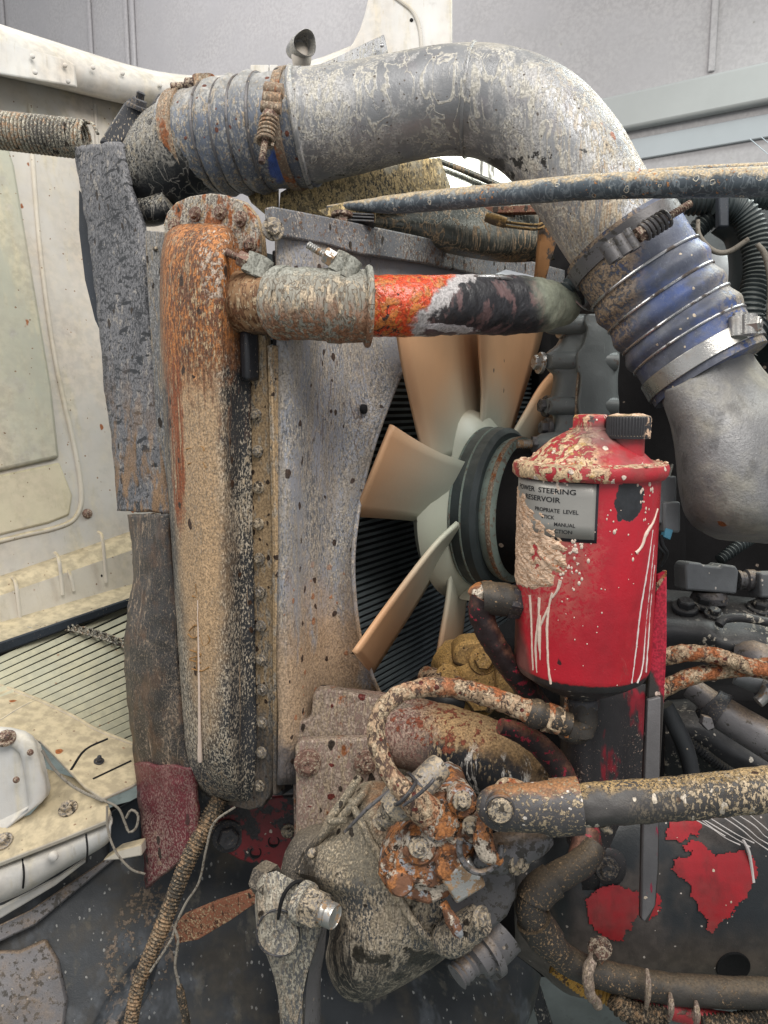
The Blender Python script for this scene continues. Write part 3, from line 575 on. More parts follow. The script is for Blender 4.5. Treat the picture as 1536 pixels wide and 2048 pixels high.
m = m_speckled('pitman_arm', (0.13, 0.13, 0.135), (0.35, 0.32, 0.26), (0.40, 0.33, 0.25), 0.45, 0.57, 0.6, stretch=0.4, sc_=150)
m.lay(m.axis(P(628, 1950, .66), RT*0.95+UP*-0.1, -0.003, 0.004, 0.004, 60), (0.12, 0.125, 0.14), 0.5, amt=0.8); M['pitman'] = m.done(0.4)
m = Mat('drag_link_paint', (0.05, 0.047, 0.046), 0.5); m.relief(0.0007, 120)
m.lay(m.drop(85, 0.5, 0.4, (1, 1, 0.5)), (0.50, 0.44, 0.36), 0.8, 0.0009)
dl = m.axis(P(1290, 1640, .66), RT, -0.03, 0.05, 0.03, 40)
m.lay(m.mul(dl, m.speck(120, 0.51, (1, 1, 0.5), 0.03, 0.4)), (0.38, 0.30, 0.20), 0.85, 0.0011)
m.lay(m.mul(m.upm(0.70, 1.0, 80, 0.30), m.speck(130, 0.48)), (0.36, 0.25, 0.12), 0.85, 0.0010); m.lay(m.mul(dl, m.drop(60, 0.4, 0.3)), (0.06, 0.03, 0.018), 0.5, 0.0008); M['draglink'] = m.done(0.4)
m = Mat('clevis_steel', (0.075, 0.072, 0.075), 0.45, 0.2); m.lay(m.upm(0.72, 1.0, 70, 0.3), (0.36, 0.18, 0.08), 0.85, 0.0010, amt=0.85); m.lay(m.speck(110, 0.60), (0.34, 0.27, 0.18), 0.8, 0.0006); m.lay(m.drop(120, 0.35, 0.2), (0.6, 0.55, 0.5), 0.7, 0.0005); M['clevis'] = m.done(0.4)
m = Mat('frame_paint', (0.020, 0.024, 0.028), 0.45, vscale=5)
m.lay(m.axis(P(1400, 1850, .8), (0, 0, -1), -0.01, 0.045, 0.02, 25), (0.085, 0.068, 0.055), 0.75, amt=0.95)
m.lay(m.speck(6, 0.52, (1, 1, 0.7), 0.06), (0.075, 0.062, 0.055), 0.7, amt=0.8)
m.lay(m.drop(120, 0.3, 0.12), (0.45, 0.40, 0.36), 0.8, 0.0004)
FR = (0.36, 0.014, 0.022)
m.lay(m.axis(P(1440, 1640, .78), (0, 0, 1), 0.0, 0.02, 0.015, 40), (0.42, 0.30, 0.19), 0.85, 0.0006, amt=0.9)
M['frame'] = m.done(0.5)
m = Mat('front_frame_paint', (0.026, 0.030, 0.035), 0.5, vscale=6)
m.lay(m.drop(130, 0.35, 0.25, (1, 1, 0.5)), (0.30, 0.30, 0.29), 0.8, 0.0004); m.lay(m.drip(30, 0.62, 0.06, 0.06), (0.12, 0.11, 0.09), 0.7, amt=0.7)
m.lay(m.speck(7, 0.55, (1, 1, 1), 0.08), (0.075, 0.062, 0.045), 0.7, amt=0.6); m.lay(m.mul(m.blob(P(250, 1960, .95), (0.045, 0.2, 0.06), 0.6, 25), m.speck(60, 0.54)), (0.22, 0.16, 0.11), 0.85, 0.0006, amt=0.8); m.lay(m.speck(12, 0.60, (1, 1, 0.4), 0.06), (0.09, 0.10, 0.115), 0.5, amt=0.7); M['frontframe'] = m.done(0.45)
m = Mat('red_bracket_paint', (0.16, 0.018, 0.022), 0.4); m.lay(m.speck(24, 0.50, (1, 1, 1), 0.03), (0.03, 0.028, 0.03), 0.5, 0.0003); m.lay(m.drop(110, 0.4, 0.2), (0.45, 0.38, 0.33), 0.8, 0.0005); M['redbrk'] = m.done(0.4)
m = m_speckled('rusty_bar', (0.18, 0.07, 0.04), (0.36, 0.25, 0.15), (0.09, 0.04, 0.025), 0.55, 0.6, 0.6, stretch=1, drips=False, sc_=130); M['rbar'] = m.done(0.3)
m = m_speckled('tan_loom', (0.04, 0.036, 0.03), (0.22, 0.165, 0.11), (0.30, 0.20, 0.12), 0.53, 0.58, 0.7, stretch=1, drips=False, dark=False, sc_=120); M['tloom'] = m.done(0.3)
m = m_speckled('spring_steel', (0.09, 0.085, 0.08), (0.40, 0.37, 0.30), (0.38, 0.26, 0.17), 0.48, 0.57, 0.6, 0.2, stretch=1, drips=False, sc_=150); M['spring'] = m.done(0.4)
m = Mat('yellow_line', (0.42, 0.24, 0.05), 0.6); m.lay(m.speck(60, 0.55), (0.10, 0.06, 0.03), 0.8); M['yline'] = m.done()
m = Mat('red_line', (0.28, 0.03, 0.035), 0.5); m.lay(m.speck(50, 0.56), (0.10, 0.06, 0.045), 0.8, 0.0005); m.lay(m.speck(90, 0.62), (0.3, 0.22, 0.14), 0.8, 0.0005); M['rline'] = m.done()
m = Mat('yellow_paint', (0.5, 0.5, 0.1), 0.5); M['ypaint'] = m.done()
m = Mat('connector_blue', (0.10, 0.33, 0.48), 0.4); M['cblue'] = m.done()
m = Mat('connector_grey', (0.16, 0.17, 0.18), 0.45); m.lay(m.upm(0.5, 1, 30, 0.3), (0.24, 0.24, 0.22), 0.7, amt=0.7); m.lay(m.drop(90, 0.3, 0.12), (0.6, 0.55, 0.5), 0.8, 0.0005); M['cgrey'] = m.done()
m = Mat('finger_mark', (0.27, 0.15, 0.06), 0.8, var=0.3); M['mark'] = m.done(0.2)

m = Mat('red_frame_paint', (0.38, 0.014, 0.022), 0.35, var=0.1, vscale=20); m.lay(m.speck(26, 0.56, (1, 1, 0.5), 0.12), (0.20, 0.02, 0.022), 0.5, amt=0.7); m.lay(m.speck(9, 0.56, (1, 1, 1), 0.15), (0.13, 0.06, 0.05), 0.7, amt=0.6); m.lay(m.drop(110, 0.3, 0.12), PALE, 0.7, 0.0003); M['fred'] = m.done(0.5, 0.5)
# ---------------------------------------------------------------- floor and wall
FZ = CAM.z - 1.45
fl = obj('floor', ([Vector((-6, -3, 0)), Vector((7, -3, 0)), Vector((7, 8, 0)), Vector((-6, 8, 0))], [(0, 1, 2, 3)]), M['floor']); tag(fl, kind='structure')
WP = Plane(W*3.1 + Vector((0, 0, 1.45)), -W)
def wallbox(z0, z1, s0, s1, t0, t1):      # s along L, t proud of the wall towards us
    c = W*(3.1-(t0+t1)/2) + L*((s0+s1)/2) + Z*((z0+z1)/2)
    return box(c, L*((s1-s0)/2), W*((t1-t0)/2), Z*((z1-z0)/2))
wl = obj('workshop_wall', wallbox(0, 5, -7, 5, -0.2, 0.0), M['wall'], smooth=False)
tag(wl, 'plain pale grey workshop wall with ribs and ledge behind the engine bay', 'wall'); 
def wl_sz(px, py): 
    q = WP(px, py); return q.dot(L), q.z
for x in (10, 183, 256, 269):
    s, _ = wl_sz(x, 60); obj('wall_rib', wallbox(0, 5, s-0.015, s+0.015, 0.0, 0.02), M['wall'], wl, bevel=0.008)
s, _ = wl_sz(1428, 60); z1 = wl_sz(1428, 146)[1]; obj('wall_seam', wallbox(z1+0.004, 5, s-0.012, s+0.012, 0.0, 0.012), M['wall'], wl, bevel=0.004)
zt = wl_sz(1400, 162)[1]; zb = wl_sz(1400, 238)[1]
obj('wall_ledge', wallbox(zb, zt, -1.4, 5, 0.0, 0.05), M['wall2'], wl, bevel=0.012)
zc = wl_sz(1400, 300)[1]
obj('wall_band', wallbox(zc, zb-0.03, -1.4, 5, 0.0, 0.015), M['wall3'], wl, bevel=0.004)
# chain link fence seen above the wiring
V = []; F = []
cf = thing('chain_link_fence', 'strip of pale chain link mesh against the far wall above the black wiring', 'fence', WP(1500, 340, 0.25))
ps = []
for k in range(5, 14):
    for sg in (-1, 1):
        s0 = wl_sz(1380+k*22, 330)[0]; z0 = wl_sz(1480, 388)[1]
        a = W*2.85 + L*(s0*0.92+0.12) + Z*(z0); b = a + L*0.055*sg*2 + Z*0.11
        ps.append(tube(Path([(*a, 0.0014), (*b, 0.0014)], 0.02, 3, True), 6))
obj('wire_mesh', join(*ps), M['wire'], cf)
# ---------------------------------------------------------------- hood, tilted forward, seen from inside
H = plane3(P(0, 600, 1.30), P(300, 600, 1.50), P(0, 1200, 1.24))
hood = thing('hood', 'white tilted truck hood seen from inside with dusty ledges and recessed panel', 'hood', P(120, 1100, 1.3))
top = [(a_, b_, c_+.05) for a_, b_, c_ in [(-60, 28, 1.24), (0, 48, 1.26), (100, 80, 1.33), (250, 127, 1.42), (340, 146, 1.47), (420, 151, 1.50), (500, 145, 1.48), (570, 134, 1.45), (640, 115, 1.42), (700, 92, 1.40)]]
r0 = PX([(x, y, d+.02) for x, y, d in top]); r1 = PX([(x, y+9, d-.03) for x, y, d in top]); 
bot = [138, 150, 172, 206, 216, 215, 200, 190, 175, 150]
r2 = PX([(x, y+(b-y)*.45, d-.045) for (x, y, d), b in zip(top, bot)]); r3 = PX([(x, b-14, d-.03) for (x, y, d), b in zip(top, bot)])
r4 = PX([(x, b, d-.005) for (x, y, d), b in zip(top, bot)]); r5 = PX([(x, b+8, d+.09) for (x, y, d), b in zip(top, bot)]); r6 = PX([(x, b+40, d+.10) for (x, y, d), b in zip(top, bot)])
obj('rim', loft([r0, r1, r2, r3, r4, r5, r6], 5, 3), M['white_clean'], hood, solid=0.006)
bead = [H(x, y, 0.0) for x, y in ((-60, 160), (330, 252))]
obj('inner_wall', prism([H(-80, 120), H(430, 215), H(430, 1060), H(-80, 1180)], -H.n*0.012), M['white'], hood, smooth=False)
def bead_tube(pl, pts, r, name, mat, parent, off=0.0, n=6):
    q = [(*pl(x, y, off), r) for x, y in pts]
    return obj(name, tube(Path(q, 0.008, n, True), 10), mat, parent)
bead_tube(H, [(60, 210), (66, 330), (82, 520), (110, 720), (150, 900), (163, 990), (150, 1036), (110, 1056), (40, 1072), (-60, 1098)], 0.0045, 'bead', M['white_dusty'], hood)
bead_tube(H, [(190, 210), (196, 330), (214, 560), (236, 800)], 0.004, 'bead', M['white'], hood)
obj('recessed_panel', prism([H(x, y, 0.010) for x, y in ((-60, 250), (8, 262), (30, 330), (62, 520), (104, 770), (120, 915), (-60, 955))], -H.n*0.014), M['recess'], hood, bevel=0.006)
obj('lower_recess', prism([H(x, y, 0.004) for x, y in ((-60, 962), (120, 924), (146, 990), (140, 1030), (100, 1046), (-60, 1085))], -H.n*0.010), M['recess_low'], hood, bevel=0.004)
bolt(hood, H(175, 1027, 0.002), H.n, 0.009, M['rbolt'], 'rivet')
bolt(hood, H(302, 640, 0.002), H.n, 0.006, M['rbolt'], 'rivet')
pl_ = [(-60, 72, 1.235), (0, 84, 1.215), (130, 117, 1.31), (148, 128, 1.32), (152, 172, 1.325), (0, 146, 1.215), (-60, 138, 1.17)]
rp = obj('reinforcement_plate', prism([P(x, y, d+.036) for x, y, d in pl_], FW*0.008), M['white_clean'], hood, bevel=0.002)
for x, y, d in ((2, 110, 1.205), (65, 112, 1.235), (70, 144, 1.235), (130, 130, 1.285), (136, 162, 1.285), (186, 134, 1.325), (245, 146, 1.365), (320, 170, 1.41)):
    bolt(hood, P(x, y, d+.05), -FW+L*0.4, 0.0042, M['white_clean'], 'rivet', 'rivet')
# ledge
ex = [(-60, 1.22), (60, 1.29), (200, 1.38), (340, 1.48)]
def lrow(y0, y1, dd): return [P(x, y0+(y1-y0)*(x+60)/400, d-dd) for x, d in ex]
obj('ledge', loft([lrow(1168, 1030, 0.0), lrow(1186, 1046, .035), lrow(1212, 1074, .055), lrow(1262, 1146, .062), lrow(1270, 1154, .075), lrow(1306, 1172, .12)], 4, 1), M['white_dusty'], hood, solid=0.006, angle=25)
for x, y0, y1, d in ((118, 1112, 1190, 1.265), (205, 1070, 1165, 1.32), (32, 1160, 1235, 1.215), (140, 1140, 1182, 1.28)):
    q = [(*P(x-8, y0-6, d+.02), .003), (*P(x, y0+8, d), .003), (*P(x+8, y1, d), .003)]
    obj('ledge_bead', tube(Path(q, 0.006, 5, True), 8), M['white_dusty'], hood)
for x, y in ((56, 1211), (201, 1152)): bolt(hood, P(x, y, 1.262 if x < 100 else 1.325), -FW, 0.004, M['black'], 'rivet', 'plug')
obj('seal_strip', prism([P(-60, 1304, 1.10), P(335, 1170, 1.36), P(335, 1186, 1.36), P(-60, 1330, 1.10)], FW*0.02), M['rubber'], hood, bevel=0.003)
# right-hand upright panel of the hood
rpan = [(640, 160), (690, 104), (706, 84), (720, 56), (730, 24), (742, -30), (762, -60), (905, -60), (905, 150), (780, 170)]
obj('side_panel', prism([P(x, y, 1.42) for x, y in rpan], FW*0.02), M['white_clean'], hood, bevel=0.004)
q = [(*P(x, y, 1.418), .0035) for x, y in ((770, -20), (800, 2), (826, 24), (840, 60), (844, 120), (843, 150))]
obj('panel_bead', tube(Path(q, 0.008, 5, True), 8), M['white'], hood)
bolt(hood, P(823, 40, 1.419), -FW, 0.0035, M['black'], 'rivet', 'plug')
hb = obj('support_bracket', prism([P(x, y, 1.40 if x > 700 else 1.36) for x, y in ((640, 128), (668, 116), (768, 68), (776, 104), (760, 118), (660, 165), (640, 165))], FW*0.006), M['alu'], hood, bevel=0.0015)
for x, y in ((712, 121), (764, 90), (680, 140)): bolt(hood, P(x, y, 1.384), -FW, 0.004, M['wsteel'], 'rivet', 'rivet')
for x, w2 in ((520, 22), (548, 10)): obj('hinge_tab', box(P(x, 143, 1.43), RT*.008*w2/10, UP*.010, FW*.006), M['white_clean'], hood, bevel=.002)
# hood stop cup
cp = thing('hood_stop_cup', 'small scuffed metal cup standing on the white hood edge above the pipe', 'hood stop', P(606, 108, 1.38))
ax = (P(622, 76, 1.28)-P(592, 96, 1.36)).normalized()
obj('cup', lathe(P(592, 98, 1.38), ax, [(.014, -.02), (.0165, .0), (.0195, .03), (.0205, .050), (.0215, .060), (.0205, .0615), (.0175, .045), (.012, .02), (.001, .015)], 32, mod=lambda a, h: 1+0.08*math.sin(3*a+1)*(h > .03)), M['alu'], cp)
obj('stem', tube(Path([(600, 140, 1.38, 14), (603, 118, 1.37, 20), (600, 100, 1.375, 18)], .004), 14), M['white_clean'], cp)
# ---------------------------------------------------------------- grille of slats in the hood nose
G = plane3(P(0, 1310, 1.14), P(330, 1185, 1.40), P(270, 1520, 1.04))
grille = thing('grille', 'pale green slatted front grille lying inside the tilted hood nose', 'grille', G(130, 1480))
up_ = G.n
obj('backing', prism([G(-80, 1300, -.035), G(360, 1150, -.035), G(360, 1560, -.035), G(-80, 1420, -.035)], -G.n*.005), M['black'], grille, smooth=False)
sl0 = None
for k in range(27):
    y = 1196+k*15.5
    xs_ = max(-70, (15.5*k-80)/.9-50)
    if xs_ > 330: continue
    a = G(xs_, y+0.46*(270-xs_), 0); b = G(345, y-0.46*75, 0)
    ax = (b-a); c = (a+b)/2; u = ax.normalized(); v = u.cross(G.n); v = v if v.dot(UP) > 0 else -v
    tv = (v*0.6 + G.n*0.75).normalized() if k > 18 else (v*0.92+G.n*0.4).normalized()
    nv = u.cross(tv)
    hw = 0.0040 if k > 17 else 0.0050
    obj('slat', box(c, u*ax.length/2, tv*hw, nv*0.0011), M['slat'], grille, smooth=False, bevel=0.0006)
# links modelled in place of a chain-like shadow on the grille
ch = thing('chain_shadow_links', 'chain-like row of links standing in for a shadow across the pale grille slats', 'chain', G(150, 1260, .01))
for i in range(30):
    t = i/29; x = 62+200*t; y = 1262-14*math.sin(min(1, t*2.2)*math.pi*.6)+ (t*t)*46
    p0 = G(x, y, .012); d_ = (G(x+5, y+2+6*t, .012)-p0).normalized(); n_ = G.n if i % 2 else d_.cross(G.n)
    pts = [(*(p0 + d_*.0075*math.cos(a)*1.3 + d_.cross(n_)*.0058*math.sin(a)), .0017) for a in [2*math.pi*q/8 for q in range(9)]]
    obj('link', tube(Path(pts, .003, 2, True), 6), M['spring'], ch)
# sill, mount block, bumper edge
sill = thing('grille_sill', 'dusty yellow sheet metal sill with cracked paint below the grille slats', 'sill', P(120, 1560, 1.0))
S1 = plane3(P(0, 1400, 1.06), P(270, 1500, 1.02), P(200, 1590, .93))
obj('top_plate', prism([S1(x, y) for x, y in ((-60, 1352), (40, 1385), (130, 1424), (200, 1462), (290, 1497), (300, 1550), (262, 1572), (206, 1596), (170, 1572), (120, 1520), (80, 1480), (-60, 1440))], -S1.n*0.006), M['white_dusty'], sill, bevel=0.002)
bead_tube(S1, [(142, 1540), (170, 1500), (215, 1478)], 0.0016, 'crack', M['black'], sill)
bead_tube(S1, [(0, 1440), (40, 1415), (75, 1398)], 0.0012, 'crack', M['white'], sill)
bead_tube(S1, [(186, 1558), (262, 1522)], 0.0014, 'crack', M['black'], sill)
bead_tube(S1, [(-60, 1352), (40, 1385), (130, 1424), (200, 1462), (290, 1497)], 0.0028, 'edge_lip', M['white_dusty'], sill)
bolt(sill, S1(198, 1522, .001), S1.n, .0045, M['dbolt'], 'stud')
low = [(-60, 1662), (60, 1628), (96, 1588), (90, 1535), (150, 1555), (210, 1592), (220, 1622), (214, 1640), (120, 1678), (-60, 1748)]
S2 = plane3(P(0, 1700, .90), P(210, 1620, .93), P(120, 1560, .98))
obj('lower_flange', prism([S2(x, y) for x, y in low], -S2.n*0.008), M['white_dusty'], sill, bevel=0.002)
for x, y, r in ((136, 1617, .008), (6, 1683, .008)): bolt(sill, S2(x, y, .001), S2.n, r, M['gbolt'])
mb = thing('hood_mount_block', 'white painted mount block with rusty bolt beside the grille sill', 'mount block', P(30, 1650, .9))
bp_ = [(-70, 1462), (-10, 1452), (50, 1462), (74, 1484), (86, 1530), (96, 1572), (90, 1590), (40, 1618), (-70, 1668)]
obj('block', rough_up(loft([[P(x*f+g, y+h, d) for x, y in bp_] for f, g, h, d in ((1.0, 0, 0, 1.02), (1.0, 0, 0, .955), (1.0, -2, 2, .942), (.93, 0, 14, .933), (.6, 0, 34, .929))], 2, 2), .001, 30), M['white_clean'], mb, solid=.004, angle=60)
obj('block_face', prism([P(x*.93, y+14, .9335) for x, y in bp_], FW*.02), M['white_clean'], mb, bevel=.003)
bolt(mb, P(12, 1476, .930), Vector((0, -.5, 1)), .008, M['rbolt'])
for x, y in ((60, 1505), (32, 1560)): bolt(mb, P(x, y, .921), -FW, .004, M['rbolt'], 'rivet')
be = thing('bumper_edge', 'rounded white painted bumper edge with chipped joints below the sill', 'bumper', P(100, 1720, .9))
rows = []
for f, dd in ((0, .012), (.12, -.004), (.4, -.012), (.75, -.010), (.95, .0), (1.0, .02)):
    rows.append([P(x, yt+(yb-yt)*f, .90+(x/220)*.04+dd) for x, yt, yb in ((-60, 1752, 1828), (0, 1726, 1806), (60, 1704, 1780), (130, 1674, 1738), (200, 1645, 1698), (222, 1630, 1680))])
obj('edge_panel', loft(rows, 4, 4), M['white_clean'], be, solid=.004)
obj('lower_lip', prism([P(x, y, .925+x/220*.04) for x, y in ((-60, 1836), (0, 1816), (110, 1758), (170, 1718), (172, 1724), (110, 1772), (0, 1838), (-60, 1862))], FW*.01), M['white_clean'], be, bevel=.002)
for x, y in ((45, 1718), (172, 1668)): 
    q = [(*P(x, y, .905), .0012), (*P(x+3, y+30, .892), .0012), (*P(x+1, y+58, .900), .0012)]; obj('joint', tube(Path(q, .004, 4, True), 6), M['black'], be)
for x, y in ((106, 1713), (4, 1778)): bolt(be, P(x, y, .898), -FW, .006, M['white_clean'], 'rivet')
# ---------------------------------------------------------------- front frame, lower left
ff = thing('frame_cheek', 'dark speckled front frame cheek below the white bumper edge', 'frame', P(280, 2060, 1.0))
FFp = plane3(P(0, 1850, .97), P(560, 1700, 1.12), P(280, 2040, .97))
obj('cheek_plate', prism([FFp(x, y) for x, y in ((-90, 1780), (230, 1610), (420, 1560), (640, 1540), (820, 1700), (900, 2120), (-90, 2120))], -FFp.n*.01), M['frontframe'], ff, bevel=.002)
obj('lower_gusset', prism([FFp(x, y, .015) for x, y in ((-90, 1900), (40, 1900), (92, 1876), (118, 1920), (136, 2000), (120, 2120), (-90, 2120))], -FFp.n*.016), M['gsteel'], ff, bevel=.004)
obj('mud_ramp', rough_up(loft([[FFp(x, y, o) for x, y, o in ((150, 2130, .004), (200, 2020, .004), (262, 1930, .003), (300, 1880, .001))], [FFp(x, y, o) for x, y, o in ((190, 2130, .03), (235, 2040, .028), (285, 1960, .02), (318, 1890, .004))], [FFp(x, y, o) for x, y, o in ((230, 2130, .004), (262, 2050, .004), (300, 1980, .003), (326, 1900, .001))]], 5, 5), .002, 80), M['frontframe'], ff)
obj('top_strip', prism([FFp(x, y, .022) for x, y in ((-90, 1892), (60, 1820), (225, 1708), (232, 1716), (70, 1850), (-90, 1925))], -FFp.n*.02), M['gsteel'], ff, bevel=.002)
obj('upper_block', box(FFp(250, 1655, .03), RT*.022+UP*.012, UP*.03, FFp.n*.03), M['rubber'], ff, bevel=.004)
obj('side_tab', prism([P(x, y, .93) for x, y in ((204, 1722), (236, 1700), (282, 1688), (284, 1712), (240, 1720))], FW*.02), M['white_dusty'], ff, bevel=.002)
rb = thing('tie_bar', 'rusty flat bar sloping upward between the loom and steering arm', 'bar', P(430, 1830, .93))
obj('bar', prism([P(x, y, .93-(x-340)*.0003) for x, y in ((344, 1858), (368, 1832), (430, 1806), (508, 1780), (512, 1806), (460, 1842), (396, 1880), (352, 1888))], FW*.008), M['rbar'], rb, bevel=.001)
rbk = thing('red_bracket', 'dark red chipped bracket with bolt holes below the radiator', 'bracket', P(500, 1740, .95))
obj('bracket_plate', prism([P(x, y, .96) for x, y in ((420, 1650), (450, 1600), (590, 1590), (600, 1800), (548, 1740), (480, 1722), (424, 1690))], FW*.012), M['redbrk'], rbk, bevel=.003)
for x, y in ((512, 1704), (548, 1682)):
    obj('hole', lathe(P(x, y, .962), -FW+UP*.3, [(.0075, -.003), (.0075, .0035), (.006, .0036), (.006, .001), (.0001, .0009)], 20), M['black'], rbk)
bolt(rbk, P(456, 1672, .958), -FW+RT*.3, .014, M['dbolt'])
bolt(rbk, P(576, 1662, .958), -FW+RT*.3, .006, M['gbolt'])
# ---------------------------------------------------------------- radiator
A = Plane(P(430, 1000, .86), -W)
radi = thing('radiator', 'radiator with rusty mud caked domed side tank and bolted flange', 'radiator', A(450, 1620))
fo = [(332, 500), (328, 470), (330, 440), (344, 414), (372, 396), (410, 389), (450, 390), (484, 402), (506, 428), (518, 462), (524, 520), (530, 680), (538, 900), (543, 1100), (545, 1400), (545, 1560), (540, 1590), (524, 1614), (500, 1621), (460, 1612), (418, 1592), (392, 1556), (380, 1500), (366, 1200), (350, 900)]
obj('tank_flange', prism([A(x, y, .006) for x, y in fo], -A.n*.010), M['flange'], radi, bevel=.0015)
obj('neck_flange', prism([A(x, y, .013) for x, y in ((330, 470), (326, 450), (334, 424), (352, 404), (380, 392), (420, 386), (452, 390), (484, 404), (506, 432), (516, 470), (516, 505), (480, 520), (350, 520))], -A.n*.0065), M['neck'], radi, bevel=.0015)
rows = []
for y, xl, x2, h, w_ in ((446, 372, 430, .004, 14), (450, 352, 440, .018, 20), (462, 336, 448, .034, 26), (490, 325, 452, .045, 32), (540, 320, 448, .052, 40), (640, 320, 446, .056, 52), (760, 324, 448, .056, 52), (900, 331, 450, .056, 52), (1050, 340, 452, .056, 52), (1200, 349, 455, .056, 52), (1350, 358, 460, .055, 50), (1480, 366, 462, .052, 50), (1540, 376, 465, .044, 44), (1575, 394, 470, .030, 36), (1596, 420, 474, .014, 26), (1602, 438, 474, .002, 20)):
    rows.append([A(x, y, .006+h*k) for x, k in ((xl, 0), (xl+2, .45), (xl+9, .8), (xl+24, .96), ((xl+x2)/2, 1.06), (x2-24, 1.0), (x2-6, .93), (x2+6, .72), (x2+w_*.55, .30), (x2+w_, .05), (x2+w_+1, 0))])
tk = obj('side_tank', rough_up(loft(rows, 4, 5), .0006, 60), M['tank'], radi)
# finger marks dragged through the dust on the tank
def mark(pts, r=.0011):
    q = [(*A(x, y, .0640), r*.8) for x, y in pts]
    return tube(Path(q, .003, 6, True), 6)
for fm in (mark([(372, 898), (404, 893), (408, 902)]), mark([(376, 928), (402, 921), (412, 936)]), mark([(392, 1168), (398, 1230), (394, 1340)], .0014), mark([(384, 1192), (412, 1200), (394, 1184), (412, 1180)]), mark([(378, 1262), (392, 1250), (402, 1268), (386, 1276), (376, 1268)]), mark([(410, 1262), (420, 1280), (408, 1292), (402, 1274)]), mark([(380, 1300), (404, 1310), (378, 1318), (402, 1326)]), mark([(384, 1338), (404, 1342), (418, 1334)])): obj('finger_mark', fm, M['mark'], radi)
obj('long_drip', tube(Path([(*A(396, 1200, .0645), .0010), (*A(398, 1350, .0640), .0013), (*A(399, 1450, .0625), .0016), (*A(400, 1518, .059), .0028), (*A(400, 1521, .057), .001)], .004, 6, True), 8), M['drip'], radi)
for x, y in ((512, 830), (515, 903), (517, 975), (517, 1048), (519, 1118), (520, 1185), (522, 1253), (522, 1320), (524, 1380), (524, 1445), (523, 1505), (519, 1572)): bolt(radi, A(x, y, .008), A.n+L*.1, .0047, M['gbolt'])
for x, y in ((390, 428), (440, 424), (480, 438), (500, 491), (348, 452)): bolt(radi, A(x, y, .015), A.n, .0054, M['rbolt'])
bolt(radi, A(545, 457, .010), A.n, .006, M['gbolt'])
obj('left_channel', prism([A(x, y, .0) for x, y in ((288, 460), (332, 464), (340, 700), (350, 1000), (322, 1004), (306, 760), (296, 600))], -A.n*.012), M['channel'], radi, bevel=.0015)
bolt(radi, A(310, 498, .002), A.n, .003, M['gbolt'], 'rivet')
obj('edge_bar', prism([A(x, y, .012) for x, y in ((534, 690), (542, 690), (552, 1100), (552, 1590), (545, 1590), (544, 1100))], -A.n*.016), M['flange'], radi, bevel=.001)
obj('dark_rib', box(A(499, 712, .016), L*.006, W*.010, Z*.026), M['dchan'], radi, bevel=.004)
obj('drain_lug', tube(Path([(480, 747, .808, 6), (500, 748, .80, 9), (522, 746, .80, 8)], .003), 12), M['gbolt'], radi)
B = Plane(A(556, 1000), L)
obj('right_channel', prism([A(x, y, -.004) for x, y in ((543, 500), (558, 500), (560, 1100), (566, 1560), (564, 1592), (546, 1592), (546, 1100))], W*.03), M['dchan'], radi, bevel=.002)
# core, seen through the fan opening
o_ = B.p
zc = B(720, 1100).z
obj('core', box(o_ + W*.46 - L*.085 + Z*(zc-o_.z+.045), W*.44, L*.012, Z*.315), M['core'], radi, smooth=False)
fs = []
for k in range(65):
    fs.append(box(o_ + W*.46 - L*.071 + Z*(zc-o_.z-.265+k*.0096), W*.44, L*.0022, Z*.0021))
tag(obj('core_tubes', join(*fs), M['fin'], radi, smooth=False), kind='stuff')
# ---------------------------------------------------------------- fan shroud
shr = thing('fan_shroud', 'grey fan shroud with round opening spattered by dried tan mud', 'shroud', B(620, 1590))
pairs = [(430, 1100, 560), (500, 1010, 585), (560, 930, 610), (640, 850, 660), (720, 803, 745), (800, 770, 825), (880, 743, 905), (960, 723, 985), (1040, 711, 1060), (1120, 706, 1125), (1200, 709, 1195), (1270, 719, 1270), (1340, 738, 1335), (1420, 766, 1396), (1500, 830, 1470), (1570, 950, 1560)]
rows = []
for yo, xa, ya in pairs:
    row = []
    xo = 553 if yo < 1400 else 556
    for k in range(9):
        f = k/8; off = .004 + .002*math.sin(f*3) + .034*max(0, f-.62)**1.5/.38**1.5 + (.012*math.sin(min(1, f/.35)*math.pi))
        row.append(B(xo+(xa-xo)*f, yo+(ya-yo)*f, off))
    rows.append(row)
obj('shroud_panel', rough_up(loft(rows, 3, 3), .0005, 40), M['shroud'], shr, solid=.004)
lip = [(*B(xa, ya, .038), .0028) for yo, xa, ya in pairs[2:]]
obj('opening_lip', tube(Path(lip, .008, 6, True), 10), M['shroud'], shr)
obj('top_panel', prism([B(x, y, .020) for x, y in ((546, 412), (650, 432), (860, 476), (1000, 505), (1130, 540), (1130, 600), (1000, 560), (860, 528), (720, 508), (650, 488), (548, 470))], -L*.012), M['toppanel'], shr, bevel=.002)
bolt(shr, B(728, 818, .020), L, .006, M['black'], 'rivet', 'plug')
bolt(shr, B(546, 458, .022), L-W*.7, .0075, M['gbolt'])
obj('upper_post', prism([P(x, y, .95) for x, y in ((498, 360), (556, 372), (556, 430), (530, 425), (500, 400), (492, 385))], FW*.01), M['shelf'], shr, bevel=.001)
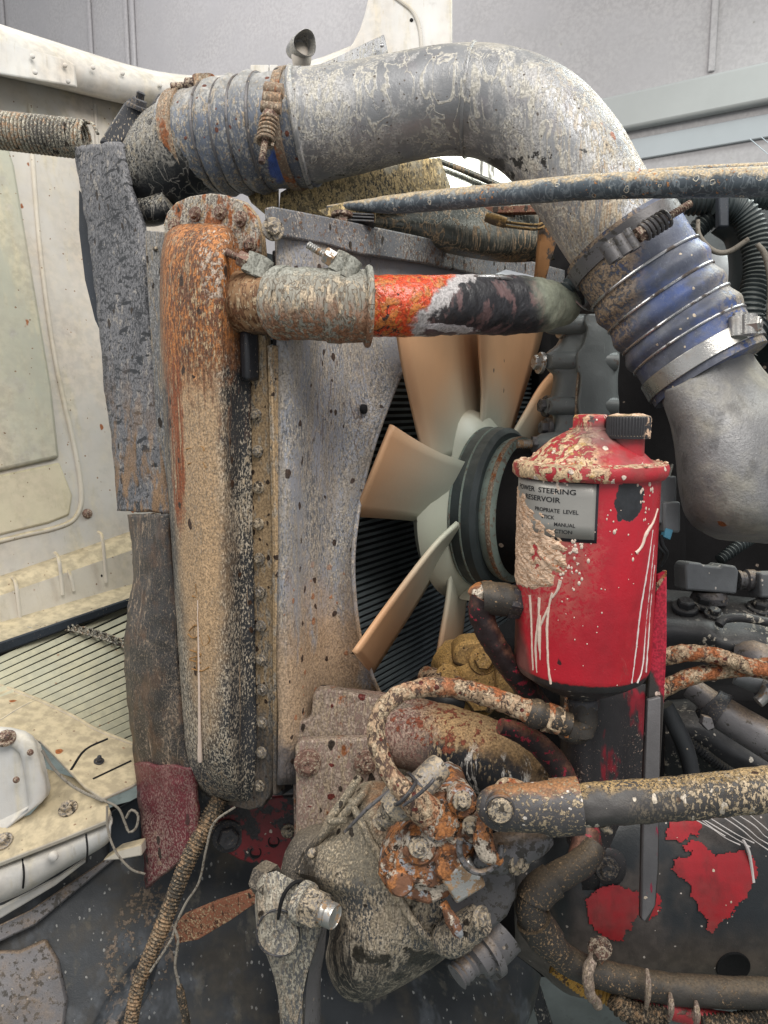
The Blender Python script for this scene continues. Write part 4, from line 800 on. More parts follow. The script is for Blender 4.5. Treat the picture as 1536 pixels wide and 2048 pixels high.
# ---------------------------------------------------------------- fan
HC = B(948, 1010, .05)
print('fan depth', (HC-CAM).dot(FW))
fan = thing('cooling_fan', 'pale plastic cooling fan with dusty orange blades behind the red reservoir', 'fan', HC)
FP = Plane(HC, L)
def blade(pts, offs):
    """outline in the fan plane with pitch; pts ordered along one edge then back"""
    q = [FP(x, y, o) for (x, y), o in zip(pts, offs)]
    return q
def bl(edge1, edge2, o1, o2, n=8):
    """two edges from root to tip"""
    e1 = spline([(x, y) for x, y in edge1], n); e2 = spline([(x, y) for x, y in edge2], n)
    rows = []
    for (x1, y1), (x2, y2) in zip(e1, e2):
        rows.append([FP(x1+(x2-x1)*t, y1+(y2-y1)*t, o1+(o2-o1)*t + .010*math.sin(t*math.pi)) for t in [i/8 for i in range(9)]])
    return loft(rows)
obj('blade', bl([(855, 930), (832, 830), (808, 720), (790, 600)], [(985, 880), (968, 790), (960, 690), (950, 590)], .022, -.030), M['fan'], fan, solid=.005)
obj('blade', bl([(962, 880), (968, 790), (962, 690), (958, 600)], [(1015, 900), (1045, 800), (1080, 690), (1100, 600)], .012, -.060), M['fan'], fan, solid=.005)
obj('blade', bl([(1010, 900), (1050, 830), (1085, 770), (1130, 720)], [(1040, 930), (1090, 870), (1130, 850), (1180, 840)], .0, -.05), M['fan'], fan, solid=.005)
obj('blade', bl([(935, 925), (880, 905), (830, 878), (786, 850)], [(880, 1055), (845, 1045), (780, 1038), (712, 1034)], .030, -.020), M['fan'], fan, solid=.005)
obj('blade', bl([(918, 1046), (868, 1096), (782, 1208), (712, 1306)], [(925, 1086), (886, 1128), (818, 1236), (746, 1350)], .045, -.030), M['fan'], fan, solid=.005)
obj('blade', bl([(905, 1120), (897, 1200), (880, 1300), (862, 1420)], [(945, 1120), (934, 1200), (922, 1300), (905, 1420)], .01, -.03), M['fan'], fan, solid=.005)
hr = .158
obj('hub_disc', lathe(HC - L*.01, L, [(.02, -.02), (hr*.80, -.020), (hr*.90, -.005), (hr*.86, .012), (hr*.70, .032), (.112, .040), (.108, .030), (.05, .028), (.001, .028)], 56), M['fan'], fan)
hc2 = FP(948, 1012, .0)
hub = thing('fan_clutch', 'black fan clutch with thin green rings turning in front of the pale blades', 'fan clutch', hc2)
obj('outer_ring', lathe(hc2, L, [(.080, .0), (.113, .0), (.117, .02), (.117, .050), (.110, .056), (.098, .056), (.090, .03)], 64), M['loom'], hub)
for rr_, hh_ in ((.1172, .018), (.1172, .034)): obj('ring_groove', lathe(hc2, L, [(rr_-.001, hh_), (rr_+.0009, hh_+.0008), (rr_+.0009, hh_+.0028), (rr_-.001, hh_+.0036)], 64), M['ring'], hub)
obj('pale_ring', lathe(hc2 + L*.058, L, [(.085, -.02), (.100, -.004), (.104, .004), (.104, .016), (.098, .020), (.085, .022)], 64), M['ring'], hub)
obj('rust_ring', lathe(hc2 + L*.067, L, [(.1046, .0), (.1052, .002), (.1052, .005), (.1046, .007)], 64), M['rband'], hub)
obj('pulley', lathe(hc2 + L*.09, L, [(.05, -.04), (.094, -.02), (.097, .0), (.097, .02), (.090, .024), (.090, .030), (.098, .034), (.098, .06), (.04, .065)], 64), M['deep'], hub)
for a in range(10):
    q = hc2 + L*.045 + (W*math.cos(a*.628)+Z*math.sin(a*.628))*.101
    bolt(hub, q, L, .005, M['dbolt'])
for k in range(6):
    t = rad(-108+k*7); u = W*math.cos(t)+Z*math.sin(t)
    obj('hub_rib', box(hc2 + u*.128 + L*.012, u*.012, u.cross(L)*.002, L*.012), M['fan'], fan, bevel=.001)
# ---------------------------------------------------------------- rubber baffles on the left of the radiator
def flap(name, lab, pts_l, pts_r, d0, d1, mat, thick=.008, seed=1, amp=.002):
    n = 10
    e1 = spline(pts_l, n); e2 = spline(pts_r, n); rows = []
    for (x1, y1), (x2, y2) in zip(e1, e2):
        rows.append([P(x1+(x2-x1)*t, y1+(y2-y1)*t, d0+(d1-d0)*t - .008*math.sin(t*math.pi)) for t in [i/10 for i in range(11)]])
    o = obj(name, rough_up(loft(rows), amp, 45, seed), mat, None, solid=thick); return tag(o, lab, 'rubber flap')
flap('rubber_baffle', 'upper grey rubber baffle strip with torn edges left of the radiator', [(148, 292), (160, 372), (178, 480), (196, 640), (206, 760), (218, 850), (230, 960), (234, 1022)], [(240, 284), (256, 380), (282, 462), (292, 600), (302, 700), (312, 830), (330, 950), (338, 1028)], .99, .90, M['flap'])
flap('rubber_baffle', 'lower dark oily rubber baffle hanging below the torn grey strip', [(256, 1030), (263, 1090), (266, 1160), (254, 1225), (248, 1300), (252, 1370), (260, 1450), (270, 1530)], [(334, 1028), (336, 1090), (346, 1180), (350, 1260), (352, 1320), (360, 1420), (368, 1500), (382, 1545)], .965, .885, M['flap2'])
flap('rubber_baffle', 'dark red painted baffle tip hanging lowest below the radiator', [(268, 1525), (274, 1590), (282, 1660), (286, 1720), (290, 1778)], [(382, 1535), (386, 1570), (388, 1620), (391, 1668), (394, 1694)], .955, .880, M['redflap'])
o = obj('backing_flap', prism([P(x, y, 1.02) for x, y in ((158, 380), (174, 400), (205, 640), (214, 690), (190, 640), (170, 560), (158, 460))], FW*.012), M['rubber']); tag(o, 'thin black rubber edge behind the upper grey baffle strip', 'rubber flap')
o = obj('seal_strip', prism([A(x, y, -.006) for x, y in ((318, 1008), (346, 1040), (352, 1200), (362, 1400), (378, 1540), (362, 1500), (350, 1300), (336, 1100))], -A.n*.02), M['black']); tag(o, 'narrow black gap seal between oily baffle and radiator tank', 'seal')
# ---------------------------------------------------------------- charge air cooler tank and bracket
cac = thing('charge_cooler_tank', 'black speckled charge cooler end tank leading into the ribbed boot', 'cooler tank', P(300, 440, .97))
pc = Path([(262, 402, .985, 28), (276, 388, .97, 50), (298, 364, .955, 72), (330, 332, .945, 88), (362, 306, .94, 95), (410, 286, .935, 96)], .004)
obj('tank_shell', rough_up(tube(pc, 44), .0008, 50), M['cac'], cac)
obj('tank_foot', rough_up(tube(Path([(256, 420, .95, 16), (276, 424, .94, 26), (310, 420, .935, 30), (340, 404, .93, 26)], .004), 24), .0008, 50), M['cac'], cac)
hbk = thing('cooler_bracket', 'dark clamp bracket with threaded bolt above the black cooler tank', 'bracket', P(240, 270, .99))
obj('arm', prism([P(x, y, .935) for x, y in ((196, 284), (246, 206), (258, 194), (274, 200), (296, 222), (290, 240), (236, 292))], FW*.018), M['dchan'], hbk, bevel=.003)
obj('tang', prism([P(x, y, .93) for x, y in ((292, 222), (318, 186), (321, 192), (312, 222), (300, 232))], FW*.006), M['dbolt'], hbk, bevel=.001)
bolt(hbk, P(276, 214, .932), (UP*.8+RT*.35-FW*.4), .0095, M['dbolt'], 'stud')
# coil wrapped hose at far left
cs = thing('coil_spring', 'dirty coil spring stretching in from the hood side to the bracket', 'spring', P(90, 280, 1.02))
pts = []
N = 30*12
for i in range(N+1):
    t = i/N; x = -60+235*t; y = 254+26*t; r = 34*(1+.02*t); a = i/12*2*math.pi
    c = P(x, y, 1.03-.02*t); 
    pts.append((*(c + UP*math.cos(a)*r*1.0/FPX + FW*math.sin(a)*r/FPX), .0024))
e = P(176, 272, 1.0)
pts += [(*P(184, 246, .99), .0022), (*P(196, 268, .985), .0022)]
obj('coil', tube(Path(pts, .0035, 3, True), 7), M['spring'], cs)
obj('core_tube', tube(Path([(-60, 254, 1.03, 29), (60, 268, 1.02, 29), (120, 274, 1.015, 30)], .006), 20), M['spring'], cs)
# ---------------------------------------------------------------- air pipe with boots
pipe = Path([(596, 258, .90, 106), (700, 240, .895, 101), (800, 218, .885, 98), (900, 203, .875, 99), (990, 210, .865, 103), (1075, 250, .855, 108), (1140, 320, .85, 109), (1185, 390, .845, 106), (1230, 462, .84, 104), (1275, 530, .835, 102)], .004)
ap = thing('air_pipe', 'large grey aluminium air pipe bending over the engine with weld seam', 'pipe', P(900, 300, .88))
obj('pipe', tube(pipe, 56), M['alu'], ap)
def ringpts(path, f, extra, r, n=40, wob=0.0):
    p, t, u, rr = path.at(f); v = t.cross(u)
    return tube(Path([(*(p+(u*math.cos(a)+v*math.sin(a))*(rr+extra+wob*math.sin(5*a))), r) for a in [2*math.pi*k/n for k in range(n+1)]], .005, 2, True), 8)
obj('weld_bead', ringpts(pipe, .42, .0002, .0022), M['alu'], ap)
obj('end_bead', ringpts(pipe, .01, .001, .0035), M['alu'], ap)
boot1 = thing('ribbed_boot', 'grimy grey ribbed silicone boot at the left end of the air pipe', 'hose boot', P(490, 370, .92))
pb = Path([(366, 292, .942, 97), (430, 279, .928, 98), (510, 269, .915, 102), (590, 260, .905, 107), (622, 256, .90, 108)], .0025)
def ribs(centres, w=.009, h=.006):
    return lambda s, a: sum(h*math.exp(-((s-c)/w)**2) for c in centres)
Lb = pb.len
obj('sleeve', tube(pb, 56, ribs([Lb*.34, Lb*.47, Lb*.60], .0085, .006), crust=(.0012, 90)), M['boot'], boot1)
for f in (.275, .405, .535, .665): obj('wire_ring', ringpts(pb, f, .0016, .0019), M['gsteel'], boot1)
def clamp(path, f0, f1, lab, grp, px, py, d, axis, mat, bandw=.0012, rust=True, length=.055, spring=False, ang=None):
    c = thing('hose_clamp', lab, 'hose clamp', P(px, py, d), grp)
    obj('band', tube(path, 56, None, f0, f1, bandw+.0018), mat, c, bevel=.0006)
    a = Vector(axis).normalized(); p0 = P(px, py, d)
    bm_ = M['rbolt'] if rust else M['pbolt']
    th = [(.0001, -.002), (.0036, -.0015)]
    k = 0.0
    while k < length: th += [(.0040, k), (.0034, k+.0012)]; k += .0024
    th += [(.0036, length), (.0001, length+.001)]
    obj('screw', lathe(p0, a, th, 14), bm_, c)
    nut = lathe(p0 + a*length*.28, a, [(.0085, 0), (.0085, .010), (.007, .0115), (.0045, .0115)], 6); nut = (nut[0], nut[1])
    obj('nut', nut, bm_, c)
    obj('trunnion', lathe(p0 - a*.004 - a.cross(FW)*.011, a.cross(FW), [(.0062, 0), (.0062, .022)], 18), mat, c)
    obj('trunnion', lathe(p0 + a*(length*.28-.008) - a.cross(FW)*.011, a.cross(FW), [(.0062, 0), (.0062, .022)], 18), mat, c)
    if spring:
        pts = []
        for i in range(6*10+1):
            t = i/60; al = i/10*2*math.pi; u = a.cross(FW).normalized(); v = a.cross(u)
            pts.append((*(p0 + a*(length*.36+.030*t) + (u*math.cos(al)+v*math.sin(al))*.0085), .0020))
        obj('spring', tube(Path(pts, .003, 3, True), 7), mat, c)
    for sg in (-1, 1):
        obj('band_loop', lathe(p0 + a*(sg*.006) , a.cross(FW), [(.0078, -.010), (.0078, .010)], 16), mat, c)
    return c
clamp(pb, .03, .13, 'rusty band clamp at the left end of the grey ribbed boot', 'air boot clamps', 408, 170, .895, -RT+UP*-.03, M['rband'], length=.040)
clamp(pb, .82, .90, 'spring loaded clamp hanging down the right of the grey ribbed boot', 'air boot clamps', 546, 190, .818, -UP+RT*-.12-FW*.2, M['rband'], length=.085, spring=True)
boot2 = thing('ribbed_boot', 'blue ribbed silicone boot with wire rings joining pipe to elbow', 'hose boot', P(1330, 600, .83))
pb2 = Path([(1236, 472, .838, 117), (1278, 534, .835, 115), (1318, 596, .833, 112), (1358, 655, .83, 113), (1392, 708, .825, 116), (1420, 752, .82, 118)], .0025)
Lb = pb2.len
obj('sleeve', tube(pb2, 56, ribs([Lb*.37, Lb*.54, Lb*.70], .010, .0055), crust=(.0006, 70)), M['blue'], boot2)
for f in (.285, .455, .615, .765): obj('wire_ring', ringpts(pb2, f, .0012, .0018), M['wsteel'], boot2)
clamp(pb2, .02, .12, 'grimy spring clamp at the upper end of the blue boot', 'air boot clamps', 1232, 498, .742, RT*.85+UP*.52, M['gsteel'], length=.088, spring=True)
c = clamp(pb2, .86, .96, 'bright stainless clamp around the lower end of the blue boot', 'air boot clamps', 1486, 652, .755, RT*.7-UP*.0-FW*.6, M['steel'], rust=False, length=.018)
# cast elbow on the right
elb = thing('intake_elbow', 'cast aluminium intake elbow below the blue boot at the picture edge', 'elbow', P(1480, 1000, .86))
pe = Path([(1400, 722, .828, 105), (1440, 790, .83, 112), (1475, 860, .84, 132), (1500, 930, .85, 150), (1520, 985, .86, 160), (1535, 1030, .87, 150)], .005)
rows = []
for xl, yl, xr, yr, dc, bul in ((1316, 782, 1494, 676, .832, .064), (1322, 800, 1512, 716, .832, .068), (1332, 826, 1548, 764, .832, .074), (1344, 870, 1600, 830, .832, .082), (1352, 930, 1640, 920, .832, .088), (1358, 985, 1650, 985, .835, .088), (1370, 1030, 1650, 1036, .84, .084), (1394, 1058, 1650, 1070, .85, .07), (1430, 1076, 1650, 1090, .87, .035), (1460, 1082, 1650, 1096, .89, .0)):
    n = 16
    rows.append([P((xl+xr)/2-(xr-xl)/2*math.cos(math.pi*k/n), (yl+yr)/2-(yr-yl)/2*math.cos(math.pi*k/n) + (14*math.sin(math.pi*k/n) if yl < 860 else 0), dc-bul*math.sin(math.pi*k/n)) for k in range(n+1)])
obj('casting', rough_up(loft(rows[0:], 2, 4), .0008, 30), M['cast'], elb, solid=.006)
# ---------------------------------------------------------------- radiator hose
rh = thing('radiator_hose', 'upper radiator hose in crusty tan sleeve with orange painted black end', 'hose', P(750, 690, .82))
ph = Path([(440, 606, .815, 70), (480, 606, .785, 68), (540, 606, .758, 67), (600, 608, .745, 67), (680, 612, .742, 68), (742, 614, .745, 68)], .003)
obj('nipple', tube(ph, 44, None, 0.0, .56, -.0035, crust=(.0016, 70)), M['nipple'], rh)
obj('sleeve', tube(ph, 48, None, .50, 1.0, 0.0012, crust=(.0016, 60)), M['sleeve'], rh)
ph2 = Path([(715, 612, .745, 58), (780, 612, .748, 60), (850, 612, .762, 59), (920, 610, .79, 58), (1000, 610, .83, 58), (1060, 611, .848, 55), (1110, 612, .87, 44), (1130, 614, .885, 36)], .003)
obj('hose_end', tube(ph2, 44, None, crust=(.0014, 60)), M['hose'], rh)
obj('sleeve_lip', ringpts(ph, .985, .003, .0034), M['sleeve'], rh)
clamp(ph, .52, .57, 'rusty screw clamp nearest the tank on the tan radiator hose', 'radiator hose clamps', 515, 533, .742, -RT*.9+UP*.42, M['sleeve'], length=.034)
clamp(ph, .78, .84, 'pale screw clamp near the orange end of the radiator hose', 'radiator hose clamps', 690, 533, .722, -RT*.85+UP*.5, M['sleeve'], rust=False, length=.042)
o = obj('wire_ring', tube(Path([(930, 560, .775, 3), (960, 554, .785, 4), (1010, 556, .80, 4), (1040, 566, .83, 3)], .004), 8), M['wsteel']); tag(o, 'thin pale wire bow resting on top of the black radiator hose', 'wire')
# ---------------------------------------------------------------- top cover behind the pipe
tc = thing('cover_shelf', 'mud streaked shelf under the air pipe above the radiator', 'cover', P(700, 420, 1.0))
obj('front_face', rough_up(loft([PX(r) for r in (((560, 385, .955), (640, 345, .97), (760, 325, .99), (880, 315, 1.02)), ((562, 418, .95), (640, 390, .965), (760, 380, .985), (900, 372, 1.02)), ((585, 428, .95), (660, 424, .96), (780, 420, .98), (900, 405, 1.02)))], 5, 5), .001, 60), M['shelf'], tc, solid=.01)
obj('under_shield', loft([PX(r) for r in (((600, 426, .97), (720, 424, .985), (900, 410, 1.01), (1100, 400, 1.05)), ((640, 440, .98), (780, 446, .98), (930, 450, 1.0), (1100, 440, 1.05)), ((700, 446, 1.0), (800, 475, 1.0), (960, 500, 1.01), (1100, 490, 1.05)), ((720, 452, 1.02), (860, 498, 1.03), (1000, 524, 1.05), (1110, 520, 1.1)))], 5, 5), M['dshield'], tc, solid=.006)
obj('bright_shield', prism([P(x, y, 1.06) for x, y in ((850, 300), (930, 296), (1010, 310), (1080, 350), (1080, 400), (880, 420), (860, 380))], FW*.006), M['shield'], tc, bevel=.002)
obj('shield_fold', tube(Path([(878, 322, 1.05, 5), (930, 342, 1.05, 6), (1000, 372, 1.05, 6)], .006), 10), M['dshield'], tc)
obj('shield_strip', prism([P(x, y, 1.02) for x, y in ((880, 418), (1090, 408), (1092, 424), (884, 428))], FW*.01), M['rbar'], tc, bevel=.001)
ob = thing('orange_bracket', 'orange dusted strut bracket behind the pipe under the support rod', 'bracket', P(1100, 560, 1.0))
obj('leg', prism([P(x, y, .99) for x, y in ((1082, 425), (1130, 420), (1118, 470), (1102, 520), (1090, 570), (1068, 575), (1074, 520), (1078, 470))], FW*.012), M['obrk'], ob, bevel=.002)
obj('arm', tube(Path([(1104, 418, .93, 16), (1130, 455, .935, 16), (1158, 500, .94, 18), (1180, 560, .93, 14)], .004), 14), M['cac'], ob)
wn = thing('sensor_plug', 'small yellow wiring plug with twin wires in front of the dark shield', 'plug', P(985, 448, .97))
obj('plug', tube(Path([(972, 434, .975, 9), (992, 440, .972, 11), (1012, 446, .97, 10)], .003), 12), M['dusty'], wn)
for yo in (0, 8): obj('wire', tube(Path([(1010, 444+yo, .97, 3), (1040, 448+yo, .97, 3), (1075, 450+yo, .975, 3), (1100, 440+yo, .98, 3)], .004), 8), M['dusty'], wn)
# support rod
sr = thing('support_rod', 'mud spotted blue grey support rod crossing in front of the air pipe', 'rod', P(1100, 390, .76))
psr = Path([(655, 415, .880, 4), (690, 413, .872, 8), (740, 411, .862, 13), (790, 408, .850, 18), (860, 402, .832, 20), (980, 391, .80, 21), (1150, 376, .76, 24), (1320, 369, .72, 26), (1600, 362, .665, 30), (2000, 350, .62, 33)], .004)
obj('rod', tube(psr, 32, crust=(.0005, 90)), M['strut'], sr)
obj('rear_rod', tube(Path([(1280, 350, .80, 10), (1400, 342, .78, 11), (1600, 334, .75, 12)], .01), 12), M['strut'], sr)
obj('end_plate', prism([P(x, y, .868) for x, y in ((636, 420), (690, 404), (752, 414), (750, 426), (700, 434), (650, 432))], FW*.02-UP*.004), M['shelf'], sr, bevel=.001)
bolt(sr, P(684, 432, .862), -UP, .0085, M['rbolt'], 'stud')
for y in (424, 430, 437): obj('shim', prism([P(x, y+dy, .86) for x, dy in ((690, 0), (748, 3), (748, 6), (690, 3))], FW*.02), M['dbolt'], sr)
# ---------------------------------------------------------------- engine behind
eng = thing('engine_block', 'black shadowed engine block filling the bay behind the reservoir', 'engine', P(1300, 1500, 1.3))
obj('block', rough_up(box(P(1420, 1050, 1.75), RT*.46, UP*.62, FW*.28), .004, 12), M['deep'], eng, bevel=.02)
obj('lower_block', rough_up(box(P(1180, 1560, 1.45), RT*.55, UP*.24, FW*.25), .004, 12), M['deep'], eng, bevel=.02)
obj('side_cover', rough_up(box(P(1250, 900, 1.28), RT*.07, UP*.26, FW*.10), .002, 14), M['deep'], eng, bevel=.015)
obj('upper_cover', rough_up(box(P(1420, 560, 1.30), RT*.20, UP*.13, FW*.10), .004, 12), M['loom'], eng, bevel=.03)
obj('side_boss', tube(Path([(1415, 520, 1.12, 40), (1420, 580, 1.12, 70), (1425, 680, 1.12, 80)], .01), 24), M['cgrey'], eng)
th_ = thing('coolant_housing', 'grey cast coolant housing with lobed bolt bosses behind the reservoir', 'housing', P(1170, 870, 1.03))
rows = []
for y, xl, xr in ((628, 1130, 1230), (645, 1120, 1236), (660, 1126, 1240), (690, 1112, 1240), (708, 1092, 1240), (738, 1094, 1238), (752, 1106, 1236), (785, 1102, 1236), (798, 1096, 1238), (822, 1098, 1238), (836, 1106, 1236), (860, 1096, 1236), (880, 1090, 1236), (900, 1080, 1236)):
    rows.append([P(xl+(xr-xl)*f, y, 1.02-dz) for f, dz in ((0, -.05), (.02, -.01), (.10, .012), (.38, .022), (.42, .034), (.5, .036), (.8, .03), (.98, .01), (1, -.03))])
obj('casting', loft(rows, 4, 5), M['castgrey'], th_, solid=.01)
for yb_ in (722, 812, 650): obj('boss', tube(Path([(1094, yb_, 1.01, 14), (1104, yb_, 1.012, 18), (1150, yb_, 1.003, 19), (1232, yb_+2, 1.004, 19)], .004), 20), M['castgrey'], th_)
obj('gasket', tube(Path([(1180, 640, .998, 3), (1168, 700, .993, 3), (1156, 760, .991, 3), (1152, 830, .991, 3), (1150, 890, .991, 3)], .004), 8), M['rband'], th_)
for x, y in ((1080, 726), (1092, 812), (1122, 655), (1094, 856)):
    bolt(th_, P(x, y, 1.02), -RT+UP*.06-FW*.25, .010, M['pbolt'] if y < 800 else M['gsteel'])
sp_ = thing('threaded_stud', 'threaded stud with nut poking out left of the reservoir lid', 'stud', P(1055, 890, .98))
th = []
for k in range(12): th += [(.0064, k*.0026), (.0054, k*.0026+.0013)]
obj('stud', lathe(P(1034, 888, .99), RT, th, 16), M['pbolt'], sp_)
obj('nut', lathe(P(1064, 888, .99), RT, [(.006, 0), (.0115, 0), (.0115, .008), (.006, .009)], 6), M['gsteel'], sp_)
obj('boss', lathe(P(1072, 888, .99), RT, [(.010, 0), (.014, .006), (.018, .04)], 20), M['castgrey'], sp_)
# wiring looms top right
def corr(path, amp=.0013, per=.0055, **k): return tube(path, 18, lambda s, a: amp*math.cos(2*math.pi*s/per), **k)
grp = 'corrugated wiring looms beside the boot'
for lab, pts in (
  ('corrugated black loom running level under the support rod', [(1290, 395, .93, 22), (1350, 404, .925, 24), (1420, 402, .92, 25), (1470, 392, .92, 22), (1600, 400, .92, 22)]),
  ('thick corrugated black loom arching down beside the blue boot', [(1432, 408, .90, 18), (1480, 420, .90, 26), (1508, 470, .90, 28), (1514, 540, .90, 25), (1500, 620, .90, 26), (1496, 700, .91, 25)]),
  ('short corrugated black loom rising diagonally behind the boot', [(1376, 482, .93, 16), (1404, 450, .93, 18), (1440, 424, .925, 20)]),
  ('corrugated black loom hugging the stainless clamp', [(1498, 712, .90, 14), (1506, 672, .90, 18), (1540, 640, .90, 20), (1600, 610, .90, 20)]),
  ('smooth black loom looped behind the corrugated ones', [(1440, 440, .94, 28), (1478, 470, .94, 30), (1490, 540, .94, 30), (1478, 640, .95, 30)]),
  ('corrugated black loom dipping behind the radiator hose end', [(1122, 592, .86, 14), (1140, 570, .86, 15), (1162, 548, .865, 15), (1190, 520, .88, 14)])):
    o = obj('wiring_loom', corr(Path(pts, .0009, 12), **({})) if 'smooth' not in lab else tube(Path(pts, .006), 18), M['loom']); tag(o, lab, 'wiring loom', grp)
o = obj('cable', tube(Path([(1396, 440, .88, 4), (1398, 470, .88, 5), (1424, 500, .88, 5.5), (1456, 504, .88, 5.5), (1498, 478, .87, 5)], .004), 10), M['cable']); tag(o, 'tan cable drooping between the black looms', 'cable')
o = obj('cable', tube(Path([(1514, 488, .87, 5), (1530, 510, .87, 6), (1540, 560, .87, 6), (1538, 640, .87, 5)], .004), 10), M['cable']); tag(o, 'tan cable running down the outer black loom', 'cable')
o = obj('cable_tie', box(P(1444, 420, .885), RT*.006, UP*.022, FW*.006), M['rubber'], bevel=.002); tag(o, 'black cable tie bunching the looms together', 'cable tie')
o = obj('wire', tube(Path([(1136, 588, .855, 2.5), (1150, 600, .855, 2.5), (1168, 616, .86, 2.5), (1188, 622, .87, 2)], .004), 8), M['wsteel']); tag(o, 'bent bright wire below the dipping loom', 'wire')
# sensor connector
sco = thing('sensor_connector', 'grey electrical connector with blue lock tab right of the reservoir', 'connector', P(1330, 1040, .86))
obj('body', box(P(1326, 1000, .87), RT*.012, UP*.028, FW*.012), M['cgrey'], sco, bevel=.003)
obj('socket', box(P(1338, 1034, .862), RT*.010, UP*.018, FW*.01), M['cgrey'], sco, bevel=.003)
obj('lock_tab', prism([P(x, y, .85) for x, y in ((1332, 1056), (1347, 1060), (1341, 1080), (1328, 1074))], FW*.012), M['cblue'], sco, bevel=.001)
for dx in (-10, 0): obj('wire', tube(Path([(1322+dx, 1070, .855, 4), (1326+dx, 1092, .855, 4), (1334+dx*.5, 1108, .86, 4), (1320, 1130, .87, 5)], .003), 8), M['plastic'], sco)
for dx in (-7, 4): obj('pin_wire', tube(Path([(1332+dx, 975, .875, 3), (1333+dx, 958, .88, 3), (1340+dx, 930, .9, 3)], .003), 8), M['cable'], sco)
# fuel rail with heads
vc = thing('valve_cover', 'black paint spotted valve cover with bolts right of the bracket plate', 'valve cover', P(1440, 1340, .92))
rows = []
for y, d, in ((1178, 1.02), (1196, .985), (1225, .945), (1252, .925), (1275, .915), (1300, .92), (1330, .94)):
    rows.append([P(x, y+(x-1330)*.10 + (14 if 1330 < x < 1425 and y > 1230 else 0)*(-1 if x < 1425 else 0), d-(.0)+.012*math.sin(x*.02)) for x in (1290, 1340, 1380, 1420, 1445, 1490, 1540, 1620)])
obj('cover', loft(rows, 4, 4), M['engine'], vc, solid=.01)
obj('cover_rib', tube(Path([(1438, 1250, .912, 9), (1450, 1238, .915, 9), (1490, 1236, .912, 9), (1560, 1250, .91, 9)], .005), 12), M['engine'], vc)
for x, y, d in ((1408, 1206, .965), (1520, 1216, .965), (1370, 1215, .958), (1428, 1228, .942)): bolt(vc, P(x, y, d), UP-FW*.5, .011 if y < 1217 else .008, M['engine'])
fr_ = thing('fuel_fitting', 'grey pressure fitting block lying on the black valve cover', 'fitting', P(1440, 1170, .97))
obj('body', prism([P(x, y, .955) for x, y in ((1370, 1134), (1378, 1124), (1402, 1126), (1408, 1130), (1440, 1134), (1446, 1128), (1472, 1132), (1478, 1142), (1474, 1188), (1372, 1180)) ], FW*.04), M['cgrey'], fr_, bevel=.003)
obj('end_ring', lathe(P(1362, 1154, .975), RT, [(.014, 0), (.017, .002), (.017, .006), (.014, .008)], 24), M['gsteel'], fr_)
obj('neck', lathe(P(1474, 1160, .975), RT, [(.013, 0), (.013, .004), (.011, .006), (.011, .010), (.014, .012), (.014, .022), (.012, .024), (.012, .03)], 24), M['gsteel'], fr_)
obj('end_block', box(P(1540, 1168, .97), RT*.022, UP*.016, FW*.018), M['cgrey'], fr_, bevel=.003)
obj('foot', lathe(P(1418, 1196, .975), UP, [(.022, -.008), (.024, .0), (.02, .008)], 24), M['gsteel'], fr_)
o = obj('wiring_loom', corr(Path([(1440, 1120, .99, 10), (1480, 1090, 1.0, 11), (1530, 1060, 1.02, 11)], .0009, 12)), M['loom']); tag(o, 'dark corrugated loom in shadow under the cast elbow', 'wiring loom', grp)
# injector lines and hoses to the right of the plate
for lab, pts in (('upper tan crusted hose curving right from the red bracket plate', [(1310, 1322, .84, 16), (1336, 1312, .83, 17), (1386, 1306, .82, 17), (1440, 1314, .81, 17), (1500, 1334, .80, 17), (1600, 1360, .79, 17)]),
  ('lower tan and red crusted hose rising right from the red bracket plate', [(1305, 1392, .835, 16), (1334, 1374, .83, 17), (1380, 1354, .825, 17), (1430, 1343, .82, 16), (1480, 1338, .815, 16), (1600, 1322, .81, 16)])):
    o = obj('fuel_hose', tube(Path(pts, .003), 18, crust=(.0012, 120)), M['crusty']); tag(o, lab, 'hose', 'pair of crusted hoses by the bracket plate')
fp = thing('steel_tube', 'grey threaded steel tube slanting down right below the crusted hoses', 'tube', P(1480, 1440, .84))
pt = Path([(1380, 1374, .88, 22), (1410, 1396, .87, 24), (1430, 1416, .865, 32), (1460, 1436, .855, 34), (1600, 1520, .83, 38)], .003)
obj('tube', tube(pt, 28), M['gsteel'], fp)
for f in (.18, .28): obj('collar', tube(pt, 28, None, f, f+.06, .004), M['dbolt'], fp)
obj('clip', prism([P(x, y, .83) for x, y in ((1408, 1432), (1424, 1436), (1430, 1456), (1416, 1462), (1404, 1448))], FW*.01), M['gsteel'], fp, bevel=.001)
ft = thing('hose_joint', 'grey hose joint with blue ring at the picture edge below the valve cover', 'joint', P(1520, 1365, .84))
pj = Path([(1474, 1348, .86, 22), (1500, 1360, .855, 20), (1540, 1376, .85, 22), (1600, 1400, .85, 22)], .003)
obj('joint', tube(pj, 24), M['cgrey'], ft); obj('blue_ring', tube(pj, 24, None, .32, .42, .002), M['blue'], ft)
obj('tail', tube(Path([(1536, 1376, .83, 12), (1526, 1395, .83, 12), (1516, 1404, .83, 12)], .003), 14), M['pbolt'], ft)
obj('elbow', tube(Path([(1480, 1318, .90, 28), (1506, 1316, .89, 36), (1526, 1336, .88, 38)], .004), 20), M['gsteel'], ft)
sw = thing('oil_pan_cover', 'glossy black paint flecked cover low behind the bracket plate', 'cover', P(1420, 1500, .95))
